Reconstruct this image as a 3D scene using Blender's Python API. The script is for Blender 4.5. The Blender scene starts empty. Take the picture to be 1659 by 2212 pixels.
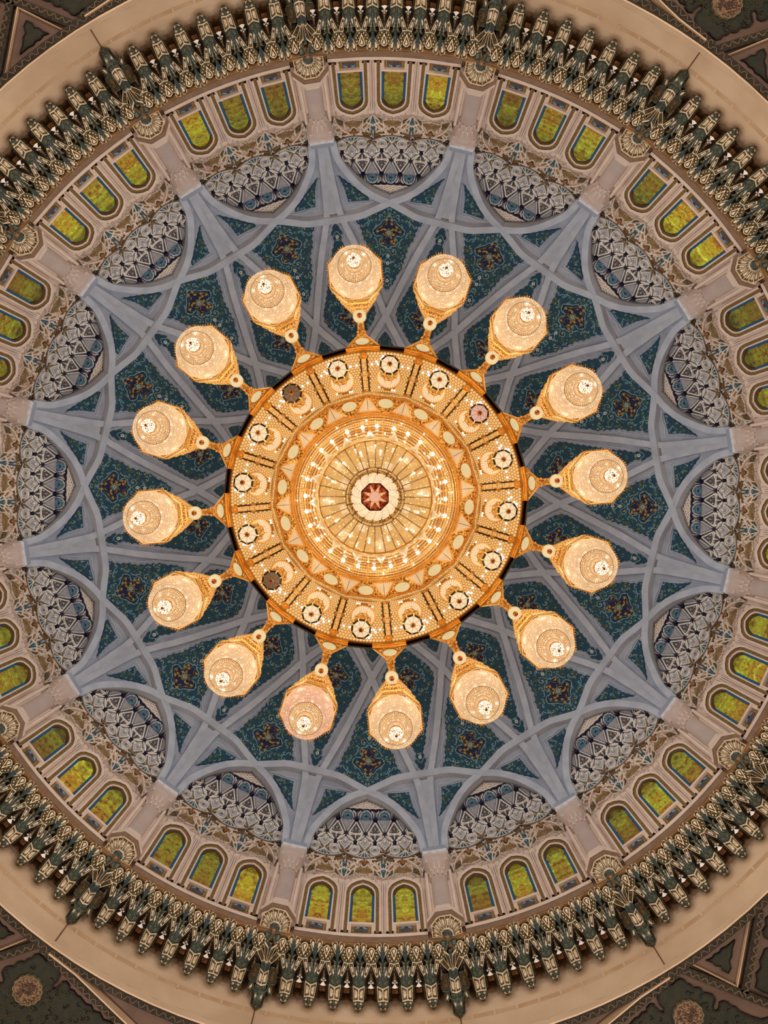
import bpy, math, random
from mathutils import Vector, Matrix
random.seed(7)
S_ = bpy.context.scene
COL = S_.collection
PI = math.pi
RAD = PI/180
F = 1660.0            # focal length in pixels of the 1659 wide frame
LEDGE, HALL, CHL, AMB, EXPO = 1550., 3200., 8.5, .12, 0.
EYE = 1.6             # camera height above the floor; all heights below are measured from the camera
ROLL = 2.2            # degrees the dome is turned clockwise in the view

# ------------------------------------------------------------------ materials
def lin(c):
    return tuple((x/12.92 if x <= .04045 else ((x+.055)/1.055)**2.4) for x in (v/255. for v in c))
def nodes(name):
    m = bpy.data.materials.new(name); m.use_nodes = True
    nt = m.node_tree; b = nt.nodes['Principled BSDF']
    return m, nt, b
def mat(name, c, rough=.6, metal=0., c2=None, scale=6., em=0., emc=None, spec=.4, bump=0., detail=3., contrast=(.35,.65)):
    m, nt, b = nodes(name)
    b.inputs['Roughness'].default_value = rough; b.inputs['Metallic'].default_value = metal
    b.inputs['Specular IOR Level'].default_value = spec
    if em and emc:
        c2 = tuple(x*.5 for x in (c2 or c)); c = tuple(x*.55 for x in c)
    b.inputs['Base Color'].default_value = (*lin(c), 1)
    tc = nt.nodes.new('ShaderNodeTexCoord')
    nz = nt.nodes.new('ShaderNodeTexNoise'); nz.inputs['Scale'].default_value = scale; nz.inputs['Detail'].default_value = detail
    nt.links.new(tc.outputs['Object'], nz.inputs['Vector'])
    if c2 is None: c2 = tuple(x*.9 for x in c)
    cr = nt.nodes.new('ShaderNodeValToRGB')
    cr.color_ramp.elements[0].position = contrast[0]; cr.color_ramp.elements[1].position = contrast[1]
    cr.color_ramp.elements[0].color = (*lin(c), 1); cr.color_ramp.elements[1].color = (*lin(c2), 1)
    nt.links.new(nz.outputs['Fac'], cr.inputs['Fac']); nt.links.new(cr.outputs['Color'], b.inputs['Base Color'])
    if bump:
        bp = nt.nodes.new('ShaderNodeBump'); bp.inputs['Strength'].default_value = bump; bp.inputs['Distance'].default_value = .02
        nt.links.new(nz.outputs['Fac'], bp.inputs['Height']); nt.links.new(bp.outputs['Normal'], b.inputs['Normal'])
    if em:
        if emc is None: nt.links.new(cr.outputs['Color'], b.inputs['Emission Color'])
        else: b.inputs['Emission Color'].default_value = (*lin(emc), 1)
        b.inputs['Emission Strength'].default_value = em
    return m
def M_(nt, op, a, b=None, c=None):
    n = nt.nodes.new('ShaderNodeMath'); n.operation = op
    for i, v in enumerate((a, b, c)):
        if v is None: continue
        if isinstance(v, (int, float)): n.inputs[i].default_value = v
        else: nt.links.new(v, n.inputs[i])
    return n.outputs[0]
def crystal(name, c, gap, nang, nrow, axis='z', em=1., wa=.2, wr=.25, glint=.0, rough=.25):
    """strings of lit crystal beads: a grid of bright beads with dark gold wire between"""
    m, nt, b = nodes(name)
    tc = nt.nodes.new('ShaderNodeTexCoord'); sp = nt.nodes.new('ShaderNodeSeparateXYZ')
    nt.links.new(tc.outputs['Object'], sp.inputs[0])
    X, Y, Z = sp.outputs
    ang = M_(nt, 'FRACT', M_(nt, 'MULTIPLY', M_(nt, 'ADD', M_(nt, 'ARCTAN2', Y, X), PI), nang/(2*PI)))
    if axis == 'z': h = Z
    else: h = M_(nt, 'SQRT', M_(nt, 'ADD', M_(nt, 'MULTIPLY', X, X), M_(nt, 'MULTIPLY', Y, Y)))
    row = M_(nt, 'FRACT', M_(nt, 'ADD', M_(nt, 'MULTIPLY', h, nrow), 100.))
    g = M_(nt, 'MAXIMUM', M_(nt, 'LESS_THAN', ang, wa), M_(nt, 'LESS_THAN', row, wr))
    mx = nt.nodes.new('ShaderNodeMix'); mx.data_type = 'RGBA'
    nt.links.new(g, mx.inputs[0]); mx.inputs[6].default_value = (*lin(c), 1); mx.inputs[7].default_value = (*lin(gap), 1)
    nz = nt.nodes.new('ShaderNodeTexNoise'); nz.inputs['Scale'].default_value = 7; nz.inputs['Detail'].default_value = 4
    nt.links.new(tc.outputs['Object'], nz.inputs['Vector'])
    s = M_(nt, 'MULTIPLY', M_(nt, 'ADD', M_(nt, 'MULTIPLY', nz.outputs['Fac'], .7), .65), em)
    if glint:  # sparkle painted in as bright spots of emission
        vo = nt.nodes.new('ShaderNodeTexVoronoi'); vo.inputs['Scale'].default_value = glint
        nt.links.new(tc.outputs['Object'], vo.inputs['Vector'])
        gl = M_(nt, 'MULTIPLY', M_(nt, 'LESS_THAN', vo.outputs['Distance'], .2), 1.6)
        s = M_(nt, 'ADD', s, gl)
    b.inputs['Base Color'].default_value = (*lin(tuple(v*.6 for v in gap)), 1); nt.links.new(mx.outputs[2], b.inputs['Emission Color'])
    nt.links.new(s, b.inputs['Emission Strength']); b.inputs['Roughness'].default_value = rough
    return m
def stained(name):
    m, nt, b = nodes(name)
    tc = nt.nodes.new('ShaderNodeTexCoord'); oi = nt.nodes.new('ShaderNodeObjectInfo')
    mp = nt.nodes.new('ShaderNodeMapping'); nt.links.new(tc.outputs['Object'], mp.inputs[0])
    off = M_(nt, 'MULTIPLY', oi.outputs['Random'], 30.)
    cb = nt.nodes.new('ShaderNodeCombineXYZ'); nt.links.new(off, cb.inputs[1]); nt.links.new(cb.outputs[0], mp.inputs['Location'])
    sp = nt.nodes.new('ShaderNodeSeparateXYZ'); nt.links.new(tc.outputs['Object'], sp.inputs[0])
    ab = M_(nt, 'ABSOLUTE', sp.outputs[0])
    c3 = nt.nodes.new('ShaderNodeCombineXYZ'); nt.links.new(ab, c3.inputs[0]); nt.links.new(sp.outputs[2], c3.inputs[2]); nt.links.new(off, c3.inputs[1])
    nz = nt.nodes.new('ShaderNodeTexNoise'); nz.inputs['Scale'].default_value = 5; nz.inputs['Detail'].default_value = 5; nz.inputs['Roughness'].default_value = .75
    nt.links.new(c3.outputs[0], nz.inputs['Vector'])
    cr = nt.nodes.new('ShaderNodeValToRGB'); e = cr.color_ramp.elements
    e[0].position = .36; e[0].color = (*lin((70, 55, 8)), 1); e[1].position = .66; e[1].color = (*lin((214, 214, 130)), 1)
    for p, c in ((.44, (150, 105, 14)), (.5, (164, 146, 34)), (.57, (150, 165, 40))):
        x = e.new(p); x.color = (*lin(c), 1)
    nt.links.new(nz.outputs['Fac'], cr.inputs['Fac'])
    # large soft areas: greener towards the arch, amber towards the sill
    n2 = nt.nodes.new('ShaderNodeTexNoise'); n2.inputs['Scale'].default_value = 2.2
    nt.links.new(c3.outputs[0], n2.inputs['Vector'])
    zz = M_(nt, 'ADD', M_(nt, 'MULTIPLY', sp.outputs[2], .38), M_(nt, 'MULTIPLY', n2.outputs['Fac'], 1.0))
    c4 = nt.nodes.new('ShaderNodeValToRGB'); e = c4.color_ramp.elements
    e[0].position = .15; e[0].color = (*lin((220, 165, 50)), 1); e[1].position = .98; e[1].color = (*lin((84, 90, 44)), 1)
    x = e.new(.5); x.color = (*lin((225, 225, 110)), 1)
    nt.links.new(zz, c4.inputs['Fac'])
    mx = nt.nodes.new('ShaderNodeMix'); mx.data_type = 'RGBA'; mx.blend_type = 'MULTIPLY'; mx.inputs[0].default_value = .85
    nt.links.new(cr.outputs[0], mx.inputs[6]); nt.links.new(c4.outputs[0], mx.inputs[7])
    # dark leading lines
    vo = nt.nodes.new('ShaderNodeTexVoronoi'); vo.feature = 'DISTANCE_TO_EDGE'; vo.inputs['Scale'].default_value = 12
    nt.links.new(c3.outputs[0], vo.inputs['Vector'])
    ld = M_(nt, 'LESS_THAN', vo.outputs['Distance'], .05)
    m2 = nt.nodes.new('ShaderNodeMix'); m2.data_type = 'RGBA'; nt.links.new(M_(nt, 'MULTIPLY', ld, .6), m2.inputs[0])
    nt.links.new(mx.outputs[2], m2.inputs[6]); m2.inputs[7].default_value = (*lin((60, 45, 8)), 1)
    b.inputs['Base Color'].default_value = (.03, .03, .01, 1)
    nt.links.new(m2.outputs[2], b.inputs['Emission Color'])
    st = M_(nt, 'ADD', M_(nt, 'MULTIPLY', oi.outputs['Random'], 1.15), .5)
    nt.links.new(st, b.inputs['Emission Strength']); b.inputs['Roughness'].default_value = .15
    return m

MT = dict(
    dome=mat('dome_stone', (160, 166, 178), .75, c2=(142, 149, 164), scale=1.2),
    rib=mat('rib_stone', (182, 187, 197), .7, c2=(166, 172, 184), scale=1.5),
    teal=mat('teal_panel', (18, 60, 90), .6, c2=(34, 70, 78), scale=5, contrast=(.42, .6)),
    navy=mat('navy_enamel', (14, 22, 62), .5, c2=(24, 34, 78), scale=6),
    scroll=mat('pale_blue_scroll', (134, 174, 186), .55, c2=(96, 140, 152), scale=9),
    green=mat('green_scroll', (86, 108, 78), .6, c2=(104, 120, 70), scale=9),
    gold_p=mat('gold_paint', (190, 150, 70), .5, c2=(140, 104, 44), scale=12, contrast=(.4, .6)),
    cream=mat('cream_stone', (228, 206, 188), .65, c2=(218, 194, 176), scale=2),
    cream_d=mat('pinkish_stone_shaft', (200, 182, 172), .5, c2=(192, 172, 162), scale=2),
    brown=mat('brown_mosaic', (120, 84, 50), .6, c2=(142, 118, 58), scale=22, contrast=(.42, .6)),
    brown_g=mat('brown_grey_stone', (122, 100, 84), .7, c2=(110, 90, 74), scale=4),
    lat=mat('white_lattice', (242, 238, 232), .6, c2=(230, 226, 220), scale=4),
    lun_a=mat('warm_mosaic', (206, 188, 172), .7, c2=(150, 124, 104), scale=16, contrast=(.4, .6), detail=5),
    lun_b=mat('grey_mosaic', (112, 108, 110), .7, c2=(56, 54, 66), scale=14, contrast=(.4, .6), detail=5),
    lun_c=mat('blue_grey_mosaic', (110, 116, 126), .7, c2=(50, 60, 104), scale=14, contrast=(.4, .6), detail=5),
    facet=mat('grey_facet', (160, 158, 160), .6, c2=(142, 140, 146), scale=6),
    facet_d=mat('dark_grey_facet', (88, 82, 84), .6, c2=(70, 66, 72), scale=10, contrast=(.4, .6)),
    bluefac=mat('blue_medallion', (62, 92, 118), .6, c2=(98, 122, 134), scale=14, contrast=(.45, .6)),
    teal2=mat('dark_teal_tile', (62, 92, 98), .6, c2=(48, 74, 80), scale=8),
    star=mat('navy_star', (24, 18, 48), .4),
    carve_l=mat('carved_cream', (226, 212, 186), .6, c2=(196, 178, 146), scale=14, contrast=(.4, .6)),
    carve_d=mat('carved_dark', (52, 44, 30), .7, c2=(82, 68, 40), scale=18, contrast=(.42, .58)),
    carve_t=mat('carved_teal', (92, 106, 96), .55, c2=(58, 72, 64), scale=12, contrast=(.4, .6)),
    carve_b=mat('carved_blue', (62, 88, 104), .5, c2=(36, 58, 72), scale=10),
    carve_o=mat('carved_olive', (110, 88, 46), .65, c2=(60, 46, 24), scale=24, contrast=(.44, .56)),
    ochre=mat('ochre_wood', (150, 100, 44), .6, c2=(96, 60, 24), scale=6),
    white=mat('white_plaster', (235, 228, 222), .6),
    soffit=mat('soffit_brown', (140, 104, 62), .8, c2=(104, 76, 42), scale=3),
    ring=mat('polished_tan_stone', (218, 190, 158), .35, c2=(204, 174, 142), scale=.8, spec=.5),
    ring_d=mat('tan_inlay', (206, 174, 140), .35, c2=(194, 158, 120), scale=2, spec=.5),
    joint=mat('joint_brown', (110, 70, 36), .7),
    tan=mat('tan_plaster', (104, 82, 70), .7, c2=(88, 68, 58), scale=1.),
    wood=mat('dark_carved_band', (52, 40, 28), .7, c2=(28, 22, 16), scale=9, contrast=(.4, .6)),
    leafdim=mat('dim_leaf', (74, 72, 48), .7),
    leafline=mat('band_leaf_line', (128, 112, 84), .7),
    dgreen=mat('dark_green_panel', (30, 36, 26), .7, c2=(44, 40, 26), scale=5, contrast=(.4, .6)),
    dbrown=mat('dark_panel_edge', (26, 20, 14), .8),
    medal=mat('bronze_medallion', (134, 106, 78), .6, c2=(66, 42, 28), scale=22, contrast=(.44, .56)),
    floor=mat('hall_floor', (150, 110, 84), .7, c2=(128, 84, 64), scale=.6),
    blueg=mat('blue_glass', (10, 60, 96), .15, em=.42, emc=(12, 92, 128)),
    glass=stained('stained_glass_leaded'),
    polish=mat('polished_ledge', (222, 226, 236), .12, spec=.9),
    # chandelier
    goldm=mat('polished_gold', (255, 205, 110), .22, 1., c2=(250, 190, 84)),
    ribgold=mat('brown_gold_wire', (150, 98, 30), .4, .3),
    gold=mat('gold', (252, 202, 106), .3, .3, c2=(244, 182, 76), scale=9, spec=.6),
    gold2=mat('glowing_gold_filigree', (240, 192, 100), .38, .4, c2=(136, 80, 26), scale=34, contrast=(.45, .55), em=.22),  # gold metal, no lamp: a faint glow is added to its colour
    goldd=mat('dark_bronze', (66, 34, 14), .3, .8, c2=(40, 20, 8), scale=4),
    black=mat('black_gap', (16, 10, 6), .6),
    bead=mat('lit_crystal_bead', (240, 190, 120), .15, em=.74, emc=(255, 200, 124)),
    bead2=mat('bright_crystal_bead', (255, 244, 225), .1, em=2.2, emc=(255, 238, 210)),
    beadbase=mat('glowing_gold_bed', (150, 84, 22), .5, .3, em=.42, emc=(214, 136, 52)),  # bed is no lamp; its glow is added to brighten the bead field
    creamg=mat('lit_cream_glass', (250, 226, 188), .25, em=.85, emc=(255, 226, 180)),
    creamd=mat('unlit_cream_glass', (196, 160, 128), .25, em=.18, emc=(230, 180, 130)),
    pinkg=mat('pink_cream_glass', (236, 190, 170), .25, em=.75, emc=(240, 184, 160)),
    oval=mat('pale_oval_crystal', (232, 214, 168), .3, em=.66, emc=(246, 224, 166), c2=(214, 190, 138), scale=30),
    bulb=mat('lit_bulb', (255, 250, 240), .2, em=10, emc=(255, 250, 242)),
    crys=crystal('lamp_crystal', (255, 222, 178), (228, 172, 112), 96, 20, 'z', .68, .3, .14, 26),
    cryp=crystal('pink_lamp_crystal', (255, 206, 172), (226, 160, 118), 96, 20, 'z', .66, .3, .14, 26),
    cone=crystal('lamp_cone_crystal', (255, 214, 158), (188, 116, 50), 48, 30, 'r', .74, .2, .14, 30),
    tier=crystal('tier_crystal', (244, 178, 92), (186, 108, 30), 40, 9, 'z', .62, .2, .3, 22),
    bowl=crystal('bowl_crystal', (255, 210, 132), (184, 118, 44), 320, 40, 'r', .76, .14, .3, 15),
    bowl2=crystal('outer_bowl_crystal', (255, 216, 150), (150, 84, 26), 192, 19, 'r', .84, .16, .42, 11),
    pyr=mat('pyramid_cream_glass', (250, 214, 168), .3, em=.66, emc=(250, 206, 150)),
    red=mat('dark_red_glass', (120, 30, 14), .3, c2=(180, 90, 50), scale=26, contrast=(.48, .54), em=.35),
    petal=mat('amber_petal_glass', (240, 178, 120), .2, em=.7, emc=(246, 180, 124)),
    knob=mat('bronze_knob', (176, 108, 44), .25, .7),
    faceted=mat('faceted_crystal_ball', (255, 240, 215), .05, em=.9, c2=(120, 70, 30), scale=55, contrast=(.52, .56)),
)

# ------------------------------------------------------------------ mesh collector
class MB:
    def __init__(s, *mats): s.v = []; s.f = []; s.m = []; s.mats = list(mats)
    def mi(s, k):
        if k not in s.mats: s.mats.append(k)
        return s.mats.index(k)
    def add(s, vs, fs, k):
        o = len(s.v); i = s.mi(k); s.v += [tuple(p) for p in vs]
        for f in fs: s.f.append([o+j for j in f]); s.m.append(i)
    def build(s, name, parent=None, O=(0, 0, 0), smooth=False):
        me = bpy.data.meshes.new(name)
        me.from_pydata([(x-O[0], y-O[1], z-O[2]) for x, y, z in s.v], [], s.f)
        for k in s.mats: me.materials.append(MT[k])
        me.polygons.foreach_set('material_index', s.m)
        if smooth: me.polygons.foreach_set('use_smooth', [True]*len(s.f))
        me.update()
        o = bpy.data.objects.new(name, me); COL.objects.link(o)
        if parent is not None: o.parent = parent
        return o
def empty(name):
    o = bpy.data.objects.new(name, None); o.empty_display_size = .3; COL.objects.link(o); return o
def tag(o, label, cat, group=None, kind=None):
    o['label'] = label; o['category'] = cat
    if group: o['group'] = group
    if kind: o['kind'] = kind
    return o
def rotz(p, deg):
    c, s = math.cos(deg*RAD), math.sin(deg*RAD)
    return (p[0]*c-p[1]*s, p[0]*s+p[1]*c, p[2])
def put(o, O, deg):
    x, y, z = rotz(O, deg); o.location = (x, y, z+EYE); o.rotation_euler = (0, 0, deg*RAD); return o
def dup(root, parent=None):
    r = root.copy(); COL.objects.link(r)
    if parent is not None: r.parent = parent
    for c in list(root.children): dup(c, r)
    return r
def seen(O, deg, mar=150):
    x, y, z = rotz(O, deg)
    return abs(-x*F/z+814-829.5) < 829.5+mar and abs(1072-y*F/z-1106) < 1106+mar
ORD = ['', 'first', 'second', 'third', 'fourth', 'fifth', 'sixth', 'seventh']
def bayname(k):     # bay position round the dome
    k %= 16
    if k == 0: return 'the bay at top centre'
    if k == 8: return 'the bay at bottom centre'
    if k < 8: return 'the %s bay clockwise from top centre' % ORD[k]
    return 'the %s bay anticlockwise from top centre' % ORD[16-k]
def bayshort(k):
    return bayname(k)[4:]

# ------------------------------------------------------------------ surfaces: f(angle, pixel radius, raise) -> point
def PT(a, R, z): return (-R*math.sin(a*RAD), R*math.cos(a*RAD), z)
C0, Z0, RD = -1.04, 27.8, 14.04          # generating circle of the pointed dome
def solve_theta(px, rad):
    lo, hi = 0., math.acos(-C0/rad)
    for _ in range(40):
        th = (lo+hi)/2
        R, z = C0+rad*math.cos(th), Z0+rad*math.sin(th)
        if F*R/z > px: lo = th
        else: hi = th
    return (lo+hi)/2
_c = {}
def DS(a, px, off=0.):
    """dome surface, off = towards the hall"""
    k = round(px*8)
    if k not in _c: _c[k] = solve_theta(px, RD)
    th = _c[k]; rr = RD-off
    return PT(a, C0+rr*math.cos(th), Z0+rr*math.sin(th))
RW = 13.45
LD = .2              # depth of the vaults behind the dome surface
def LS(a, px, off=0.):
    """lunette and upper wall"""
    if F*RW/27.2 < px: return PT(a, RW-off, F*RW/px)
    if F*(C0+RD+LD)/Z0 < px:
        f = (px-F*(C0+RD+LD)/Z0)/(F*RW/27.2-F*(C0+RD+LD)/Z0); q = C0+RD+LD
        return PT(a, q+(RW-q)*f-off, Z0-(Z0-27.2)*f)
    k = ('l', round(px*8))
    if k not in _c: _c[k] = solve_theta(px, RD+LD)
    th = _c[k]; rr = RD+LD-off
    return PT(a, C0+rr*math.cos(th), Z0+rr*math.sin(th))
ZC = 21.0
def CS(a, px, off=0.):
    """flat ceiling round the drum"""
    return PT(a, ZC*px/F, ZC-off)
def interp(tab, x):
    if x <= tab[0][0]: return tab[0][1]
    for (x0, y0), (x1, y1) in zip(tab, tab[1:]):
        if x <= x1: return y0+(y1-y0)*(x-x0)/(x1-x0)
    return tab[-1][1]
def smooth_tab(tab, n):
    """catmull-rom through table points"""
    out = []
    for i in range(len(tab)-1):
        p0 = tab[max(0, i-1)]; p1 = tab[i]; p2 = tab[i+1]; p3 = tab[min(len(tab)-1, i+2)]
        for j in range(n):
            t = j/n
            out.append(tuple(.5*((2*p1[c])+(-p0[c]+p2[c])*t+(2*p0[c]-5*p1[c]+4*p2[c]-p3[c])*t*t+(-p0[c]+3*p1[c]-3*p2[c]+p3[c])*t**3) for c in (0, 1)))
    out.append(tab[-1]); return out

# ------------------------------------------------------------------ pattern pieces laid on a surface
def ribbon(mb, pts, w, S, off, k, closed=False, base=0., kside=None):
    if k == 'lat': w *= .66
    n = len(pts); L = []
    for i in range(n):
        if closed: p, q = pts[i-1], pts[(i+1) % n]
        else: p, q = pts[max(0, i-1)], pts[min(n-1, i+1)]
        a, r = pts[i]; sc = RAD*max(r, 1)
        tx, ty = (q[0]-p[0])*sc, q[1]-p[1]; l = math.hypot(tx, ty) or 1
        nx, ny = -ty/l, tx/l
        L.append(((a+nx*w/2/sc, r+ny*w/2), (a-nx*w/2/sc, r-ny*w/2)))
    vs = []
    for i, (p, q) in enumerate(L):
        of = off(pts[i][1]) if callable(off) else off
        vs += [S(*p, base), S(*p, of), S(*q, of), S(*q, base)]
    top, side = [], []
    for i in range(n if closed else n-1):
        b, c = i*4, ((i+1) % n)*4
        top.append((b+1, b+2, c+2, c+1)); side += [(b, b+1, c+1, c), (b+2, b+3, c+3, c+2)]
    if not closed: side += [(0, 1, 2, 3), (n*4-4, n*4-3, n*4-2, n*4-1)]
    if kside is None: mb.add(vs, top+side, k)
    else: mb.add(vs, top, k); mb.add(vs, side, kside)
def seg(a0, r0, a1, r1, n=2): return [(a0+(a1-a0)*i/n, r0+(r1-r0)*i/n) for i in range(n+1)]
def line(mb, a0, r0, a1, r1, w, S, off, k): ribbon(mb, seg(a0, r0, a1, r1), w, S, off, k)
def circ(a, r, rad, n=12, sq=1.): return [(a+rad*math.cos(2*PI*i/n)/(RAD*r), r+sq*rad*math.sin(2*PI*i/n)) for i in range(n)]
def ringr(mb, a, r, rad, w, S, off, k, n=14, sq=1.): ribbon(mb, circ(a, r, rad, n, sq), w, S, off, k, True)
def plate(mb, pts, S, off, k, c=None, hc=None, base=0.):
    """small raised plate, fan from its centre (hc = height of the centre)"""
    n = len(pts)
    if c is None: c = (sum(p[0] for p in pts)/n, sum(p[1] for p in pts)/n)
    vs = [S(c[0], c[1], off if hc is None else hc)]+[S(*p, off) for p in pts]+[S(*p, base) for p in pts]
    fs = [(0, 1+i, 1+(i+1) % n) for i in range(n)]+[(1+i, 1+n+i, 1+n+(i+1) % n, 1+(i+1) % n) for i in range(n)]
    mb.add(vs, fs, k)
def flatpoly(mb, pts, S, off, k):
    from mathutils.geometry import tessellate_polygon
    P = [Vector(S(*p, off)) for p in pts]
    mb.add([tuple(p) for p in P], [tuple(t) for t in tessellate_polygon([P])], k)
def dot(mb, a, r, rad, S, off, k, n=8, hc=None, sq=1.): plate(mb, circ(a, r, rad, n, sq), S, off, k, (a, r), hc)
def starp(mb, a, r, rad, S, off, k, n=5):
    pts = []
    for i in range(2*n):
        q = rad if i % 2 == 0 else rad*.5; t = PI*i/n+PI/2
        pts.append((a+q*math.cos(t)/(RAD*r), r+q*math.sin(t)))
    plate(mb, pts, S, off, k, (a, r))
def rows_plate(mb, rows, S, off, k, ncol=10, base=0.):
    """rows = [(px, a_left, a_right)]"""
    vs = []; n = len(rows)
    of = off if callable(off) else (lambda r: off)
    for (r, al, ar) in rows:
        for j in range(ncol+1): vs.append(S(al+(ar-al)*j/ncol, r, of(r)))
    fs = [(i*(ncol+1)+j, i*(ncol+1)+j+1, (i+1)*(ncol+1)+j+1, (i+1)*(ncol+1)+j) for i in range(n-1) for j in range(ncol)]
    mb.add(vs, fs, k)
    for side in (1, 2):
        e = []
        for row in rows: e += [S(row[side], row[0], of(row[0])), S(row[side], row[0], base)]
        mb.add(e, [(2*i, 2*i+1, 2*i+3, 2*i+2) for i in range(n-1)], k)
def outline(rows): return [(r[1], r[0]) for r in rows]+[(r[2], r[0]) for r in reversed(rows)]
def curls(mb, inside, n, S, off, size, ks, w=1.3, rng=None, mirror=True, avoid=None, lim=None):
    """arabesque tendrils, mirrored about the panel axis"""
    rng = rng or random.Random(3); done = []; tries = 0
    a0, a1, r0, r1 = lim
    while len(done) < n and tries < n*40:
        tries += 1
        a = rng.uniform(a0, a1); r = rng.uniform(r0, r1); s = size*rng.uniform(.7, 1.25)
        if not inside(a, r) or (avoid and avoid(a, r)): continue
        if any(math.hypot((a-b)*RAD*r, r-c) < (s+d)*.72 for b, c, d in done): continue
        done.append((a, r, s))
        t0 = rng.uniform(0, 2*PI); dr = rng.choice((-1, 1)); k = rng.choice(ks)
        pts = []
        for i in range(9):
            u = i/8; rad = s*(.28+.8*u); t = t0+dr*u*4.2
            pts.append((a+rad*math.cos(t)/(RAD*r), r+rad*math.sin(t)))
        pts = [p for p in pts if inside(*p) and not (avoid and avoid(*p))]
        if len(pts) > 3:
            ribbon(mb, pts, w, S, off+.02, k, base=off)
            if mirror: ribbon(mb, [(-p[0], p[1]) for p in pts], w, S, off+.02, k, base=off)
        for sg in ((1, -1) if mirror else (1,)):
            dot(mb, sg*a, r, s*.26, S, off+.03, rng.choice(('gold_p', 'scroll', 'green')), 6)

# ------------------------------------------------------------------ DOME SHELL
ARCH = [(0, 618), (3, 619.5), (6, 624), (11.25, 650), (14.25, 664), (17.15, 689), (19.35, 722), (20.55, 747), (20.9, 776)]
def arch_edge(a):      # lower edge of the vault arch at bay angle a (0 = bay centre)
    return interp(ARCH, 11.25+abs(a))
ASP = 9.65             # angle where the arch springs
def build_dome():
    mb = MB('dome')
    cols = [-11.25, -10.8, -10.2, -9.9]+[-ASP+ASP*2*i/26 for i in range(27)]+[9.9, 10.2, 10.8, 11.25]
    n = 30
    for k in range(16):
        rot = k*22.5+ROLL
        vs = []
        for a in cols:
            e = 776 if abs(a) > ASP-.01 else arch_edge(a)
            for i in range(n+1):
                px = e*(1-(i/n))**1.0
                vs.append(rotz(DS(a, max(px, .5)), rot))
        fs = [(j*(n+1)+i, j*(n+1)+i+1, (j+1)*(n+1)+i+1, (j+1)*(n+1)+i) for j in range(len(cols)-1) for i in range(n)]
        mb.add(vs, fs, 'dome')
        # reveal behind the arch
        e2 = [(-ASP, 790), (-ASP, 776)]+[(a, arch_edge(a)) for a in cols if abs(a) <= ASP]+[(ASP, 776), (ASP, 790)]
        vs = []
        for a, px in e2:
            p = DS(a, min(px, 776)); q = DS(a, min(px, 776), -.22)
            if px > 776: p = PT(a, 13., 27.3); q = PT(a, RW-.1, 27.3)
            vs += [rotz(p, rot), rotz(q, rot)]
        mb.add(vs, [(2*i, 2*i+1, 2*i+3, 2*i+2) for i in range(len(e2)-1)], 'dome')
    o = mb.build('ceiling', O=(0, 0, 28)); put(o, (0, 0, 28), 0)
    tag(o, 'grey-blue stone inner shell of the great dome behind the ribs', 'dome', kind='structure')
build_dome()

# ribs ---------------------------------------------------------------
def rib_mesh(path, w, d, S=DS, name='rib'):
    mb = MB('rib'); ribbon(mb, path, w, S, d, 'rib', base=-.02, kside='rib'); return mb
arch_path = []
for a, px in smooth_tab([(0, 613), (3, 614.5), (6, 619), (11.25, 644.5), (14.25, 659), (17.15, 684), (19.35, 717), (20.4, 742), (20.75, 774)], 4):
    arch_path.append((a, px))
arch_path = [(-a, p) for a, p in reversed(arch_path)][:-1]+arch_path
O = DS(0, 613)
p0 = None
for k in range(16):
    if p0 is None:
        mb = MB('rib'); ribbon(mb, arch_path, 14, DS, lambda px: interp([(670, .22), (735, .07), (770, .03)], px), 'rib', base=-.02)
        p0 = o = mb.build('arch_rib', O=O)
        web = MB('rib'); wr = []
        for i in range(24):
            r = 624+(770-624)*i/23; w_ = interp([(613, 1.6), (640, 1.15), (670, .9), (743, .55), (772, .4)], r); wr.append((r, -w_, w_))
        rows_plate(web, wr, DS, lambda px: interp([(300, .17), (600, .17), (640, .13), (740, .10), (772, .05)], px)-.012, 'rib', 4)
        web.build('rib_web', o, O=O)
    else: o = dup(p0)
    put(o, O, k*22.5+11.25+ROLL)
    tag(o, 'curved grey arch rib centred over the column clockwise of %s' % bayshort(k), 'rib', 'curved arch ribs of the dome')
RIBH = lambda px: interp([(300, .17), (600, .17), (640, .13), (740, .10), (772, .05)], px)
half = smooth_tab([(.35, 772), (.5, 743), (.9, 670), (1.55, 616), (3.9, 549), (7.3, 468), (11.25, 396), (16.5, 342), (22.5, 306), (33, 274), (45, 256), (56.25, 250)], 4)
diag = half[:-1]+[(112.5-a, p) for a, p in reversed(half)]
O = DS(56.25, 250)
p0 = None
for k in range(16):
    if p0 is None:
        mb = MB('rib'); ribbon(mb, [(-a, p) for a, p in diag], 13.5, DS, lambda px: RIBH(px), 'rib', base=-.02)
        O = DS(-56.25, 250); p0 = o = mb.build('diagonal_rib', O=O)
    else: o = dup(p0)
    put(o, O, k*22.5+11.25+ROLL)
    tag(o, 'long straight grey rib rising from the column clockwise of %s' % bayshort(k), 'rib', 'long crossing ribs of the dome')

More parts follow.
